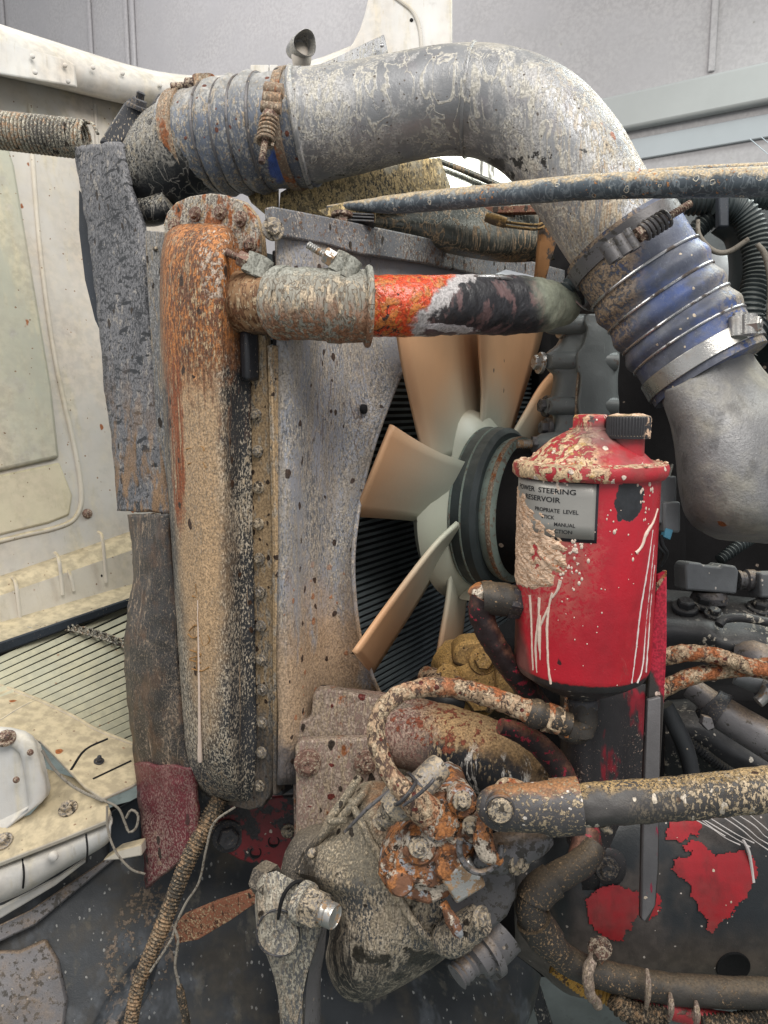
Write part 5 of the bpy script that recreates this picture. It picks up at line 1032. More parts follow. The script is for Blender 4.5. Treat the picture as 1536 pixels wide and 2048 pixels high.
rows = [PX(r) for r in (((1330, 1400, 1.02), (1420, 1400, 1.02), (1500, 1450, 1.02), (1600, 1510, 1.02)), ((1330, 1440, .96), (1400, 1440, .945), (1470, 1490, .94), (1600, 1560, .94)), ((1330, 1490, .95), (1400, 1500, .94), (1460, 1540, .94), (1600, 1600, .95)), ((1330, 1600, .98), (1400, 1610, .98), (1460, 1640, .98), (1600, 1650, .98)))]
obj('cover', loft(rows, 5, 5), M['engine'], sw, solid=.01)
obj('ribbed_cord', corr(Path([(1370, 1478, .93, 9), (1400, 1500, .925, 10), (1430, 1524, .925, 10), (1470, 1550, .925, 9)], .0008, 12), .0008, .004), M['plastic'], sw)
o = obj('black_hose', tube(Path([(1330, 1410, .86, 16), (1350, 1450, .86, 17), (1372, 1500, .86, 17), (1386, 1560, .86, 16)], .004), 18), M['plastic']); tag(o, 'smooth black hose dropping just right of the bracket plate', 'hose')
# ---------------------------------------------------------------- pump behind the reservoir, dusty
pu = thing('dusty_pump', 'yellow dust covered pump between fan and reservoir hose', 'pump', P(940, 1440, .98))
obj('body', rough_up(tube(Path([(900, 1330, 1.02, 50), (940, 1345, .99, 66), (990, 1370, .98, 70), (1040, 1390, .98, 60)], .006), 28), .004, 40), M['dusty'], pu)
obj('head', rough_up(prism([P(x, y, .95) for x, y in ((905, 1300), (925, 1280), (965, 1278), (988, 1296), (984, 1330), (940, 1342), (906, 1330))], FW*.05), .002, 50), M['dusty'], pu, bevel=.006)
for x, y, r in ((966, 1322, .012), (895, 1352, .010), (1000, 1360, .012), (955, 1400, .016)): bolt(pu, P(x, y, .945), -FW+UP*.2, r, M['dusty'])
obj('port', tube(Path([(850, 1352, .97, 20), (880, 1362, .95, 22), (930, 1380, .94, 20), (985, 1410, .94, 18)], .004), 18, crust=(.001, 80)), M['crusty'], pu)
obj('dark_port', tube(Path([(860, 1412, .96, 24), (890, 1404, .95, 26), (925, 1410, .95, 24)], .004), 18), M['plastic'], pu)
obj('paint_tag', prism([P(x, y, .935) for x, y in ((880, 1434), (905, 1426), (916, 1418), (912, 1430), (890, 1440))], FW*.003), M['ypaint'], pu)
obj('side_lug', rough_up(box(P(1010, 1350, .93), RT*.012, UP*.024, FW*.012), .002, 60), M['dusty'], pu, bevel=.003)
# ---------------------------------------------------------------- power steering reservoir
RO = P(1178, 935, .72); RR = .0667
e0 = Vector((-math.sin(rad(15.5)), -math.cos(rad(15.5)), 0)); eR = Vector((math.cos(rad(15.5)), -math.sin(rad(15.5)), 0))
def cyl(a, z, off=0.0): return Vector((RO.x, RO.y, z)) + (e0*math.cos(a)+eR*math.sin(a))*(RR+off)
def onres(px, py, off=0.0):
    """point of the reservoir's side seen at a pixel"""
    r = (FW + RT*((px-768)/FPX) + UP*(-(py-1024)/FPX)); c = Vector((RO.x-CAM.x, RO.y-CAM.y)); d = Vector((r.x, r.y))
    R2 = RR+off; a = d.dot(d); b = d.dot(c); q = b*b-a*(c.dot(c)-R2*R2)
    t = (b-math.sqrt(max(q, 0)))/a; p = CAM+r*t
    v = Vector((p.x-RO.x, p.y-RO.y, 0)).normalized()*R2
    return Vector((RO.x, RO.y, p.z))+v
res = thing('steering_reservoir', 'red power steering reservoir with black ribbed cap and mud splash', 'reservoir', RO-Z*.215)
hb_ = -.205
obj('body', lathe(RO, Z, [(.060, -.004), (RR, -.004), (RR, -.03), (RR, hb_+.012), (RR-.001, hb_+.006), (RR-.004, hb_)], 96), M['red'], res)
obj('bottom_cone', lathe(RO, Z, [(RR-.0045, hb_+.001), (RR-.012, hb_-.006), (.035, hb_-.018), (.018, hb_-.026), (.014, hb_-.030), (.014, hb_-.05)], 64), M['engine'], res)
obj('lid', rough_up(lathe(RO, Z, [(RR-.002, -.006), (RR+.004, -.008), (RR+.0065, -.005), (RR+.0070, .001), (RR+.0055, .005), (RR+.001, .0065), (.058, .0075), (.049, .0165), (.037, .027), (.027, .033), (.019, .037), (.0001, .038)], 96), .0009, 90), M['redlid'], res)
hx = obj('hex_nut', lathe(RO+Z*.036, Z, [(.021, 0), (.021, .002), (.0175, .0025), (.0175, .012), (.0155, .015), (.010, .0155), (.009, .0135), (.0001, .0135)], 6), M['redlid'], res, bevel=.0008)
NP = P(1254, 912, .695); NP = Vector((NP.x, NP.y, RO.z-.0045))
obj('filler_neck', lathe(NP, Z, [(.0185, .002), (.0165, .008), (.0152, .012), (.0152, .036)], 40), M['redlid'], res)
nr = 44
capmod = lambda a, h: 1+ (0.022*(1 if math.sin(a*nr) > 0 else -1) if h < .0545 else 0)
cp_ = obj('cap', lathe(NP, Z, [(.0145, .034), (.0199, .034), (.0202, .0365), (.0199, .037), (.0199, .0525), (.0195, .0540), (.0183, .0550), (.012, .0562), (.0001, .0564)], 352, mod=lambda a, h: 1+(0.022*math.tanh(4*math.sin(a*nr)) if .0368 < h < .0530 else 0)), M['cap'], res)
obj('cap_crust', rough_up(lathe(NP, Z, [(.0186, .0534), (.0172, .0550), (.013, .0566), (.008, .0560), (.0001, .0564)], 40), .0011, 160), M['sludge'], res)
# plate with its print
def patch(x0, x1, y0, y1, off, n=16):
    rows = []
    for j in range(5):
        rows.append([onres(x0+(x1-x0)*i/n, y0+(y1-y0)*j/4 + (i/n)*(-2), off) for i in range(n+1)])
    return loft(rows)
zt_ = onres(1178, 962).z; zb_ = onres(1178, 1086).z
def apatch(a0, a1, z0, z1, off, n=24):
    return loft([[cyl(a0+(a1-a0)*i/n, z0+(z1-z0)*j/4, off) for i in range(n+1)] for j in range(5)])
a_r = math.asin((1197-1178)/137)
lb_ = obj('label_plate', apatch(rad(-80), a_r, zt_, zb_, .0003), M['lborder'], res, solid=.0003, solid_off=0)
obj('label_foil', apatch(rad(-80), a_r-.035, zt_-.0028, zb_+.0030, .0007), M['foil'], lb_, solid=.0003, solid_off=0)
dg = bpy.context.evaluated_depsgraph_get()
def letters(txt, px0, px1, py, hpx, name='lettering'):
    cu = bpy.data.curves.new('t', 'FONT'); cu.body = txt; cu.size = 1; cu.resolution_u = 3; cu.offset = .012
    to = bpy.data.objects.new('t', cu); C.objects.link(to); bpy.context.view_layer.update()
    me = bpy.data.meshes.new_from_object(to.evaluated_get(bpy.context.evaluated_depsgraph_get()))
    bpy.data.objects.remove(to)
    xs = [v.co.x for v in me.vertices]; ys = [v.co.y for v in me.vertices]
    x0, x1 = min(xs), max(xs); y0, y1 = min(ys), max(ys)
    a0 = math.asin(max(-.98, (px0-1178)/137.0)); a1 = math.asin((px1-1178)/137.0)
    z = onres(1178, py).z; hz = hpx*.655/FPX
    V = [cyl(a0+(v.co.x-x0)/(x1-x0)*(a1-a0), z-hz/2+(v.co.y-y0)/(y1-y0)*hz, .0012) for v in me.vertices]
    F = [tuple(p.vertices) for p in me.polygons]
    bpy.data.meshes.remove(me)
    return obj(name, (V, F), M['print'], lb_, smooth=False)
letters('POWER  STEERING', 1049, 1157, 986, 11)
letters('RESERVOIR', 1063, 1130, 1004, 11)
letters('PROPRIATE  LEVEL', 1083, 1163, 1026, 8.5)
letters('STICK', 1096, 1120, 1040, 8)
letters('MANUAL', 1120, 1158, 1053, 8)
letters('CTION', 1121, 1153, 1067, 8)
# the mud splash: a real crust that rises out of the paint
def xb(y):
    t = [(950, 1000), (965, 1016), (985, 1034), (1005, 1056), (1022, 1082), (1040, 1104), (1070, 1130), (1095, 1144), (1120, 1146), (1145, 1140), (1165, 1126), (1185, 1108), (1198, 1080), (1204, 1050), (1215, 1020)]
    for (y0, x0), (y1, x1) in zip(t, t[1:]):
        if y0 <= y <= y1: return x0+(x1-x0)*(y-y0)/(y1-y0)
    return 1000
rows = []
for j in range(150):
    y = 952+j*260/149; row = []
    for i in range(110):
        a = rad(-108)+i*rad(100)/109
        x = 1178+137*math.sin(a) if a > rad(-88) else 1041-(rad(-88)-a)*30
        z = onres(1178, y+ (1-math.cos(a))*-6).z
        q = Vector((a*.0667, 0, z))
        n1 = mn.fractal(q*90, .8, 2, 4); n2 = mn.noise(Vector((q.x*150+q.z*260, 1, q.z*90)))
        edge = (xb(y)-x) + n1*13
        th_k = min(1, max(-.6, edge/26))*.0014 + (n1*.0008+n2*.0010)*(1 if edge > 0 else .3)
        hole = math.exp(-(((x-1085)/14)**2+((y-1120)/38)**2))*(.5+1.6*mn.noise(q*170))
        th_k -= hole*.0022
        row.append(cyl(a, z, max(-.0015, th_k)))
    rows.append(row)
obj('mud_splash', loft(rows), M['sludge'], res)
rr0 = random.Random(5)
def sdrip(pts, r0, name, mat, off=.0002):
    q = [(*onres(x+rr0.uniform(-1.5, 1.5), y, off-.0006), r*rr0.uniform(.7, 1.1)*.655/FPX) for (x, y), r in zip(pts, r0)]
    return rough_up(tube(Path(q, .002, 6, True), 10), .0004, 220)
obj('drip_trails', join(sdrip([(1060, 1190), (1062, 1230), (1064, 1290), (1068, 1340)], [4, 3, 2.5, 3], 0, 0), sdrip([(1078, 1195), (1076, 1240), (1072, 1290), (1074, 1345)], [4, 4, 4.5, 2], 0, 0), sdrip([(1082, 1230), (1080, 1270), (1080, 1320)], [3.5, 4.5, 2], 0, 0), sdrip([(1104, 1185), (1098, 1215), (1096, 1260), (1098, 1330), (1100, 1368)], [4, 3.5, 3, 3.5, 3], 0, 0), sdrip([(1098, 1215), (1086, 1240), (1078, 1262)], [3, 3, 3], 0, 0), sdrip([(1120, 1160), (1114, 1180), (1105, 1195)], [4, 4, 3], 0, 0)), M['drip'], res)
obj('white_drips', join(sdrip([(1306, 1060), (1296, 1130), (1282, 1220), (1272, 1300), (1262, 1366)], [2, 2.4, 2.6, 2.4, 2], 0, 0), sdrip([(1308, 1090), (1300, 1160), (1290, 1250), (1284, 1330), (1276, 1366)], [2, 2.2, 2, 2.6, 2], 0, 0), sdrip([(1309, 1130), (1303, 1200), (1296, 1290), (1292, 1344)], [2, 2, 2.2, 2.6], 0, 0)), M['wdrip'], res)
for sm in (sdrip([(1313, 1018), (1306, 1044), (1292, 1066), (1284, 1092), (1270, 1106)], [3, 4, 5, 3.5, 4], 0, 0), sdrip([(1110, 982), (1116, 994), (1126, 1002), (1132, 1006)], [2.5, 2, 2.5, 1.5], 0, 0)): obj('smear', sm, M['drip'], res)
# flecks of mud thrown on the body
def fleck(px, py, r, el=1.0):
    p = onres(px, py, .0001); n = Vector((p.x-RO.x, p.y-RO.y, 0)).normalized(); R = r*.655/FPX
    t = Z.cross(n); V = []; F = []
    for k in range(8):
        a = k*math.pi/4; V.append(p + t*math.cos(a)*R + Z*math.sin(a)*R*el)
    for k in range(8):
        a = k*math.pi/4; V.append(p + t*math.cos(a)*R*.6 + Z*math.sin(a)*R*.6*el + n*R*.45)
    V.append(p+n*R*.55)
    for k in range(8): F += [(k, (k+1) % 8, 8+(k+1) % 8, 8+k), (8+k, 8+(k+1) % 8, 16)]
    return V, F
fl_ = []
rr = random.Random(3)
for (cx, cy, sx, sy, n, r0, r1) in ((1118, 972, 16, 9, 26, 2, 5), (1150, 1085, 8, 20, 18, 1.5, 4), (1148, 1120, 12, 30, 30, 1, 3.5), (1285, 960, 14, 14, 14, 2, 4.5), (1295, 1000, 10, 26, 16, 1.5, 3), (1180, 1200, 60, 90, 26, .8, 1.8), (1240, 1090, 40, 60, 14, 1, 2), (1110, 995, 14, 10, 10, 1.5, 3)):
    for k in range(n): fl_.append(fleck(min(1308, max(1045, rr.gauss(cx, sx))), rr.gauss(cy, sy), rr.uniform(r0, r1), rr.uniform(.8, 1.7)))
fl_.append(fleck(1229, 1064, 3.6, 1.5)); fl_.append(fleck(1282, 984, 3, 1.7)); fl_.append(fleck(1266, 1119, 3, 1.6))
tag(obj('mud_flecks', join(*fl_), M['drip'], res), kind='stuff')
# lid lumps
lr = []
for k in range(64):
    a = rr.uniform(-2.4, -.1) if k < 34 else rr.uniform(-.1, 2.0); r_ = rr.uniform(.050 if k < 34 else .066, RR+.004); h = .007 if r_ > .058 else .007+(.058-r_)*.9
    c_ = RO + (e0*math.cos(a)+eR*math.sin(a))*r_ + Z*(h-.0005); s_ = rr.uniform(.0008, .0028)*(1.2 if a < 0 else .7)
    lr.append(rough_up(lathe(c_, Z, [(s_, -.001), (s_*.95, s_*.3), (s_*.5, s_*.6), (.0001, s_*.7)], 8), .0006, 400))
tag(obj('lid_crust', join(*lr), M['sludge'], res), kind='stuff')
# bottom outlet tee
tee = thing('outlet_tee', 'black outlet tee fitting under the red reservoir with orange crust', 'fitting', P(1160, 1470, .74))
obj('elbow', tube(Path([(1166, 1396, .745, 26), (1166, 1420, .742, 28), (1164, 1450, .74, 28), (1150, 1462, .735, 26), (1130, 1456, .73, 22)], .003), 28, crust=(.0008, 90)), M['bhose'], tee)
obj('drop_nut', lathe(P(1166, 1412, .745), UP, [(.016, -.002), (.0165, 0), (.0165, .006), (.015, .008)], 8), M['dbolt'], tee)
obj('end_ball', tube(Path([(1160, 1452, .735, 26), (1160, 1470, .735, 27), (1160, 1476, .735, 20)], .002), 20), M['bhose'], tee)
obj('crust_ridge', rough_up(tube(Path([(1132, 1386, .73, 3), (1133, 1420, .728, 5), (1131, 1440, .712, 8), (1133, 1474, .715, 4)], .002), 10), .0012, 200), M['rustcast'], tee)
phh = Path([(1138, 1450, .712, 22), (1110, 1440, .712, 23), (1066, 1426, .712, 25), (1040, 1416, .712, 22), (990, 1398, .712, 21), (930, 1380, .71, 20), (860, 1374, .705, 19), (800, 1388, .70, 18), (764, 1420, .695, 18), (752, 1462, .69, 18), (760, 1505, .685, 19), (778, 1545, .68, 19), (806, 1580, .675, 21), (832, 1604, .675, 24), (856, 1626, .68, 26)], .003)
rt = thing('return_hose', 'tan crusted hose arching from the reservoir tee down to the steering gear', 'hose', P(860, 1400, .70))
obj('hose', tube(phh, 24, None, .10, .93, crust=(.0013, 110)), M['crusty'], rt)
obj('coupling', tube(phh, 26, lambda s, a: .0016*(1 if int(s*110) % 2 else 0), 0.0, .135, .0008, crust=(.0006, 100)), M['bhose'], rt)
obj('coupling_crust', rough_up(tube(phh, 18, None, .03, .075, .0022, crust=(.002, 120)), .001, 160), M['crusty'], rt)
obj('coupling', tube(phh, 24, None, .90, 1.0, .003, crust=(.001, 100)), M['crusty'], rt)
obj('retainer', ringpts(phh, .905, .004, .0018), M['dbolt'], rt)
# inlet elbow and black hose at the left of the reservoir
ie = thing('inlet_hose', 'black hose with orange crusted elbow leaving the reservoir side', 'hose', P(1010, 1300, .74))
pi_ = Path([(1056, 1212, .735, 24), (1020, 1202, .735, 32), (985, 1196, .735, 34), (964, 1196, .735, 34)], .003)
obj('elbow', tube(pi_, 28, crust=(.0012, 80)), M['crustdark'] if 'crustdark' in M else M['bhose'], ie)
obj('elbow_nut', tube(pi_, 6, None, .15, .42, .002), M['dbolt'], ie)
obj('hose', tube(Path([(972, 1196, .735, 34), (962, 1226, .738, 26), (984, 1280, .745, 24), (1016, 1330, .755, 23), (1054, 1380, .77, 22), (1084, 1416, .79, 20), (1100, 1440, .80, 18)], .003), 24, crust=(.0012, 90)), M['bredhose'], ie)
obj('elbow_crust', rough_up(lathe(P(964, 1178, .735), UP-RT*.3-FW*.3, [(.013, -.004), (.014, .001), (.010, .0045), (.0001, .006)], 18), .0018, 160), M['rustcast'], ie)
lh = obj('lower_hose', tube(Path([(1000, 1452, .77, 16), (1040, 1466, .775, 20), (1084, 1496, .78, 23), (1120, 1540, .785, 25), (1140, 1590, .79, 26), (1160, 1640, .785, 28), (1172, 1680, .775, 30), (1166, 1718, .765, 30)], .003), 24, crust=(.0008, 90)), M['bredhose']); tag(lh, 'black red flecked hose curving down behind the drag link', 'hose')
# ---------------------------------------------------------------- mounting bracket
br_ = thing('reservoir_bracket', 'black and red upright mounting bracket behind the reservoir bottom', 'bracket', P(1240, 1840, .80))
obj('edge_plate', prism([P(x, y, d) for x, y, d in ((1316, 1150, .735), (1334, 1142, .73), (1334, 1290, .73), (1328, 1420, .733), (1320, 1560, .738), (1318, 1740, .742), (1312, 1810, .745), (1296, 1846, .75), (1282, 1840, .75), (1286, 1600, .745), (1294, 1420, .74), (1300, 1290, .735))], FW*.008), M['plate'], br_, bevel=.0012)
obj('front_edge', prism([P(x, y, .728) for x, y in ((1296, 1400), (1322, 1394), (1316, 1740), (1310, 1812), (1290, 1844), (1284, 1838), (1288, 1620))], FW*.006), M['pedge'], br_, bevel=.001)
obj('upright', loft([[P(x, y, .83-dz) for x, dz in ((1120, -.02), (1134, .02), (1180, .034), (1230, .02), (1262, .0), (1300, -.01))] for y in (1370, 1470, 1570, 1680, 1780)], 4, 3), M['blackred'], br_, solid=.006)
obj('bush', lathe(P(1212, 1736, .808), -FW, [(.024, -.01), (.024, .004), (.018, .008), (.012, .009)], 32), M['blackred'], br_)
obj('top_tab', prism([P(x, y, d) for x, y, d in ((1306, 1178, .735), (1334, 1140, .73), (1334, 1152, .73), (1310, 1188, .735))], FW*.01), M['crusty'], br_, bevel=.001)
# ---------------------------------------------------------------- frame rail with chipped paint
fr = thing('frame_rail', 'black frame rail with red chipped paint patches and oval hole', 'frame rail', P(1350, 2000, .85))
rows = []
FRB = [(1600, 0), (1612, .02), (1640, .045), (1700, .060), (1800, .066), (1900, .064), (1960, .055), (1990, .03), (1998, .0)]
for y, dz in FRB:
    rows.append([P(x, y + (0 if x > 1150 else (1150-x)*(.1 if y < 1800 else -.75)) + (-26 if y < 1660 and x > 1300 else 0), .865-dz + (0.03 if x < 1100 else 0)) for x in (1030, 1080, 1140, 1220, 1320, 1420, 1520, 1640, 2000)])
obj('rail_web', loft(rows, 4, 4), M['frame'], fr, solid=.008)
from mathutils.bvhtree import BVHTree
_rv, _rf = loft(rows, 4, 4); _bv = BVHTree.FromPolygons([tuple(v) for v in _rv], _rf)
def chip(poly, cell=2.6):
    poly = [(736+x/1.92, 1300+y/1.92) for x, y in poly]
    def inside(x, y):
        x += 5*mn.noise(Vector((x*.09, y*.09, 1)))+3*mn.noise(Vector((x*.3, y*.3, 5))); y += 5*mn.noise(Vector((x*.09, y*.09, 9)))+3*mn.noise(Vector((x*.3, y*.3, 3)))
        r = False
        for (x1, y1), (x2, y2) in zip(poly, poly[1:]+poly[:1]):
            if (y1 > y) != (y2 > y) and x < (x2-x1)*(y-y1)/(y2-y1)+x1: r = not r
        return r
    V = []; F = []; idx = {}
    def vert(i, j):
        if (i, j) not in idx:
            d = (FW + RT*((i*cell-768)/FPX) + UP*(-(j*cell-1024)/FPX)).normalized()
            h = _bv.ray_cast(CAM, d)
            p = h[0] if h[0] else CAM+d*.85
            idx[(i, j)] = len(V); V.append(p - d*.0022)
        return idx[(i, j)]
    xs = [p[0] for p in poly]; ys = [p[1] for p in poly]
    for i in range(int(min(xs)/cell)-3, int(max(xs)/cell)+4):
        for j in range(int(min(ys)/cell)-3, int(max(ys)/cell)+4):
            if inside((i+.5)*cell, (j+.5)*cell): F.append((vert(i, j), vert(i, j+1), vert(i+1, j+1), vert(i+1, j)))
    return obj('paint_patch', (V, F), M['fred'], fr)
chip([(1250, 728), (1290, 750), (1330, 790), (1400, 775), (1440, 770), (1480, 800), (1500, 850), (1470, 920), (1440, 960), (1410, 985), (1400, 1020), (1350, 1050), (1330, 1085), (1300, 1080), (1305, 1035), (1270, 1000), (1260, 960), (1235, 940), (1245, 905), (1170, 850), (1175, 800), (1240, 795), (1245, 770), (1215, 775), (1212, 755)])
chip([(1165, 640), (1250, 630), (1285, 680), (1265, 710), (1235, 715), (1205, 735), (1140, 725), (1150, 690)])
chip([(835, 960), (900, 905), (960, 905), (1040, 930), (1045, 1010), (1010, 1050), (1015, 1080), (985, 1070), (980, 1115), (935, 1120), (880, 1080), (850, 1050), (840, 1000)])
chip([(1110, 930), (1125, 960), (1115, 1010), (1080, 1040), (1070, 1030), (1090, 980)])
obj('oval_hole', lathe(_bv.ray_cast(CAM, (P(1466, 1934, 1)-CAM).normalized())[0], -FW-UP*.2, [(.0185, -.012), (.0185, .0012), (.0175, .0016), (.0165, .0012), (.0001, .0011)], 32), M['black'], fr)
for k, (x0, y0, x1, y1) in enumerate(((1380, 1634, 1480, 1690), (1396, 1632, 1500, 1694), (1420, 1636, 1508, 1686), (1440, 1630, 1536, 1700), (1462, 1634, 1540, 1690), (1404, 1640, 1450, 1672), (1480, 1632, 1550, 1684), (1500, 1630, 1570, 1690))):
    obj('drip', tube(Path([(x0, y0, .797, .9), ((x0*.6+x1*.4)+3, (y0*.6+y1*.4)+2*(k % 3), .7985, 1.3), ((x0*.25+x1*.75)-4, (y0*.25+y1*.75)-2*(k % 2), .799, .8), (x1, y1, .799, 1.4)], .004), 6), M['wdrip'], fr)
obj('drip', tube(Path([(1486, 1680, .799, 2.6), (1497, 1702, .799, 3.4), (1504, 1740, .80, 3.0), (1506, 1764, .80, 4.2)], .003), 8), M['wdrip'], fr)
bolt(fr, P(1214, 1738, .795), -FW, .0085, M['dbolt'], 'hex')
# ---------------------------------------------------------------- tan mounting plate and cross tube
mp = thing('engine_mount', 'mud spotted mounting plate with two large bolts beside the radiator foot', 'mount plate', P(670, 1620, .84))
obj('upper_plate', prism([P(x, y, .845) for x, y in ((592, 1442), (612, 1440), (622, 1432), (626, 1388), (640, 1376), (664, 1378), (760, 1398), (860, 1420), (840, 1520), (592, 1500))], FW*.02), M['mount'], mp, bevel=.003)
obj('lower_plate', prism([P(x, y, .825) for x, y in ((590, 1492), (604, 1480), (750, 1476), (780, 1490), (770, 1560), (720, 1590), (660, 1640), (640, 1720), (590, 1730), (592, 1600))], FW*.016), M['mount'], mp, bevel=.003)
for x, y, r in ((615, 1526, .0100), (732, 1524, .0090)): bolt(mp, P(x, y, .822), -FW+RT*(.15), r, M['mbolt'] if 'mbolt' in M else M['rbolt'])
obj('skirt', prism([P(x, y, .87) for x, y in ((586, 1560), (640, 1560), (720, 1600), (700, 1700), (610, 1760), (560, 1740), (588, 1680))], FW*.01), M['mount'], mp, bevel=.002)
ct = thing('cross_tube', 'round cross member fading from tan crust to black with white drips', 'cross member', P(900, 1500, .84))
obj('tube', tube(Path([(690, 1440, .90, 62), (760, 1452, .88, 66), (850, 1474, .86, 72), (950, 1506, .845, 76), (1040, 1545, .84, 74), (1120, 1590, .845, 66), (1180, 1630, .85, 56)], .004), 40, crust=(.0010, 70)), M['cross'], ct)
# ---------------------------------------------------------------- steering gear
sg = thing('steering_gear', 'mud caked steering gear box with rusty valve body at bottom centre', 'steering gear', P(800, 1980, .78))
out_ = [(566, 1740), (590, 1700), (630, 1660), (690, 1598), (724, 1566), (768, 1562), (830, 1592), (900, 1640), (960, 1700), (1000, 1756), (1012, 1800), (984, 1850), (935, 1880), (905, 1905), (860, 1938), (800, 1974), (745, 2000), (700, 2002), (668, 1972), (652, 1915), (660, 1860), (640, 1800), (600, 1772)]
gx, gy = 790, 1790
rows = []
for f, dd in ((1.0, .90), (1.0, .835), (.985, .805), (.94, .780), (.84, .757), (.70, .742), (.5, .732), (.25, .727), (.01, .725)):
    rows.append([P(gx+(x-gx)*f, gy+(y-gy)*f, dd) for x, y in out_+out_[:1]])
obj('housing', rough_up(loft(rows, 5, 4), .0010, 28), M['gear'], sg)
obj('housing_flange', rough_up(tube(Path([(700, 1600, .757, 7), (730, 1660, .737, 8), (770, 1730, .725, 8), (800, 1800, .723, 8), (850, 1870, .729, 8), (905, 1900, .757, 7)], .004), 12), .0012, 60), M['gear'], sg)
obj('casting_rib', rough_up(tube(Path([(612, 1706, .775, 7), (660, 1656, .755, 8), (716, 1600, .755, 8), (742, 1568, .79, 6)], .004), 12), .0008, 60), M['gear'], sg)
obj('sector_cover', rough_up(lathe(P(652, 1736, .80), (-FW*.8-RT*.40+UP*.42), [(.043, -.02), (.043, .020), (.040, .026), (.034, .031), (.030, .036), (.016, .041), (.0001, .042)], 48), .001, 50), M['gcover'], sg)
bolt(sg, P(624, 1706, .754), -FW-RT*.4+UP*.5, .0050, M['gbolt'], 'rivet')
vb = [(756, 1752), (764, 1716), (790, 1676), (820, 1646), (846, 1610), (880, 1590), (914, 1584), (940, 1596), (952, 1622), (968, 1650), (974, 1690), (958, 1728), (926, 1766), (896, 1798), (858, 1812), (812, 1800), (772, 1780)]
def vtx(f, d, dx=0, dy=0): return [P(858+(x-858)*f+dx, 1700+(y-1700)*f+dy, d) for x, y in vb]
obj('valve_body', rough_up(prism(subdiv_poly(vtx(1.0, .700), 2), FW*.09), .0010, 60), M['rustcast'], sg, bevel=.004)
obj('valve_cover', rough_up(prism(subdiv_poly(vtx(.74, .692, 4, -4), 2), FW*.02), .0009, 60), M['rustcast'], sg, bevel=.003)
for x, y, r in ((924, 1604, 30), (838, 1694, 34), (946, 1660, 24), (880, 1640, 40), (800, 1764, 26), (896, 1730, 30)):
    obj('boss', rough_up(lathe(P(x, y, .694), -FW+RT*.1+UP*.1, [(r*.7/FPX*1.1, -.012), (r*.7/FPX, .004), (r*.7/FPX*.8, .0075), (r*.7/FPX*.4, .0078), (.0001, .0078)], 24), .0006, 90), M['rustcast'], sg)
for x, y, r in ((924, 1602, .0060), (838, 1694, .0064), (946, 1658, .0050), (970, 1672, .0045)): bolt(sg, P(x, y, .682), -FW+RT*.2+UP*.3, r, M['rustbolt'] if 'rustbolt' in M else M['gbolt'])
obj('end_plate', rough_up(prism([P(x, y, .715) for x, y in ((882, 1792), (930, 1742), (968, 1716), (1010, 1724), (1034, 1752), (1032, 1800), (1018, 1836), (984, 1866), (940, 1870), (900, 1840))], FW*.06), .0015, 50), M['gsteel'], sg, bevel=.006)
obj('square_plug', rough_up(box(P(924, 1752, .698), RT*.014+UP*.009, UP*.013-RT*.008, FW*.012), .001, 90), M['pbolt'], sg, bevel=.003)
obj('lower_boss', rough_up(tube(Path([(890, 1880, .735, 30), (905, 1874, .725, 38), (930, 1858, .715, 36), (962, 1838, .708, 30)], .003), 28), .002, 60), M['gear'], sg)
bolt(sg, P(962, 1836, .688), -FW*.7+RT*.75+UP*.05, .0072, M['gbolt'])
obj('rust_streak', rough_up(tube(Path([(885, 1806, .700, 8), (902, 1838, .694, 12), (915, 1862, .688, 11), (920, 1874, .69, 7)], .003), 12), .002, 120), M['rustcast'], sg)
obj('ridge', tube(Path([(716, 1556, .795, 8), (688, 1600, .765, 9), (660, 1640, .745, 8), (690, 1640, .73, 6)], .003), 10), M['gear'], sg)
ps_ = Path([(1000, 1862, .76, 52), (978, 1890, .752, 48), (952, 1916, .742, 40), (944, 1924, .74, 26), (914, 1954, .73, 24)], .0025)
obj('input_shaft', tube(ps_, 28, lambda s, a: .0012*math.cos(s*1400) if s > ps_.len*.68 else 0), M['gsteel'], sg)
obj('shaft_collar', tube(ps_, 28, None, .36, .48, .006), M['gsteel'], sg)
# fitting on the gear's top
gf = thing('hose_fitting', 'threaded steel hose fitting on top of the steering gear', 'fitting', P(790, 1620, .70))
pf = Path([(760, 1646, .70, 16), (774, 1630, .695, 20), (792, 1610, .69, 30), (812, 1592, .69, 34), (838, 1574, .695, 30), (866, 1546, .70, 28), (882, 1530, .705, 24)], .0025)
obj('body', rough_up(tube(pf, 26, lambda s, a: .0014*math.cos(s*1500) if s < pf.len*.24 else 0), .001, 80), M['gbolt'], gf)
obj('collar', tube(pf, 8, None, .30, .46, .004), M['gbolt'], gf)
obj('collar', tube(pf, 20, None, .60, .66, .003), M['dbolt'], gf)
o = obj('retaining_rod', tube(Path([(690, 1664, .70, 3), (730, 1622, .69, 4), (760, 1596, .685, 4), (790, 1572, .68, 4)], .003), 8), M['gsteel']); tag(o, 'thin grey steel rod lying across the fitting on the gear', 'rod')
o = obj('wire_clip', tube(Path([(806, 1612, .655, 3), (836, 1590, .652, 4), (862, 1566, .652, 4), (868, 1556, .655, 3)], .003), 8), M['dbolt']); tag(o, 'dark wire clip beside the rusty hose end', 'clip')
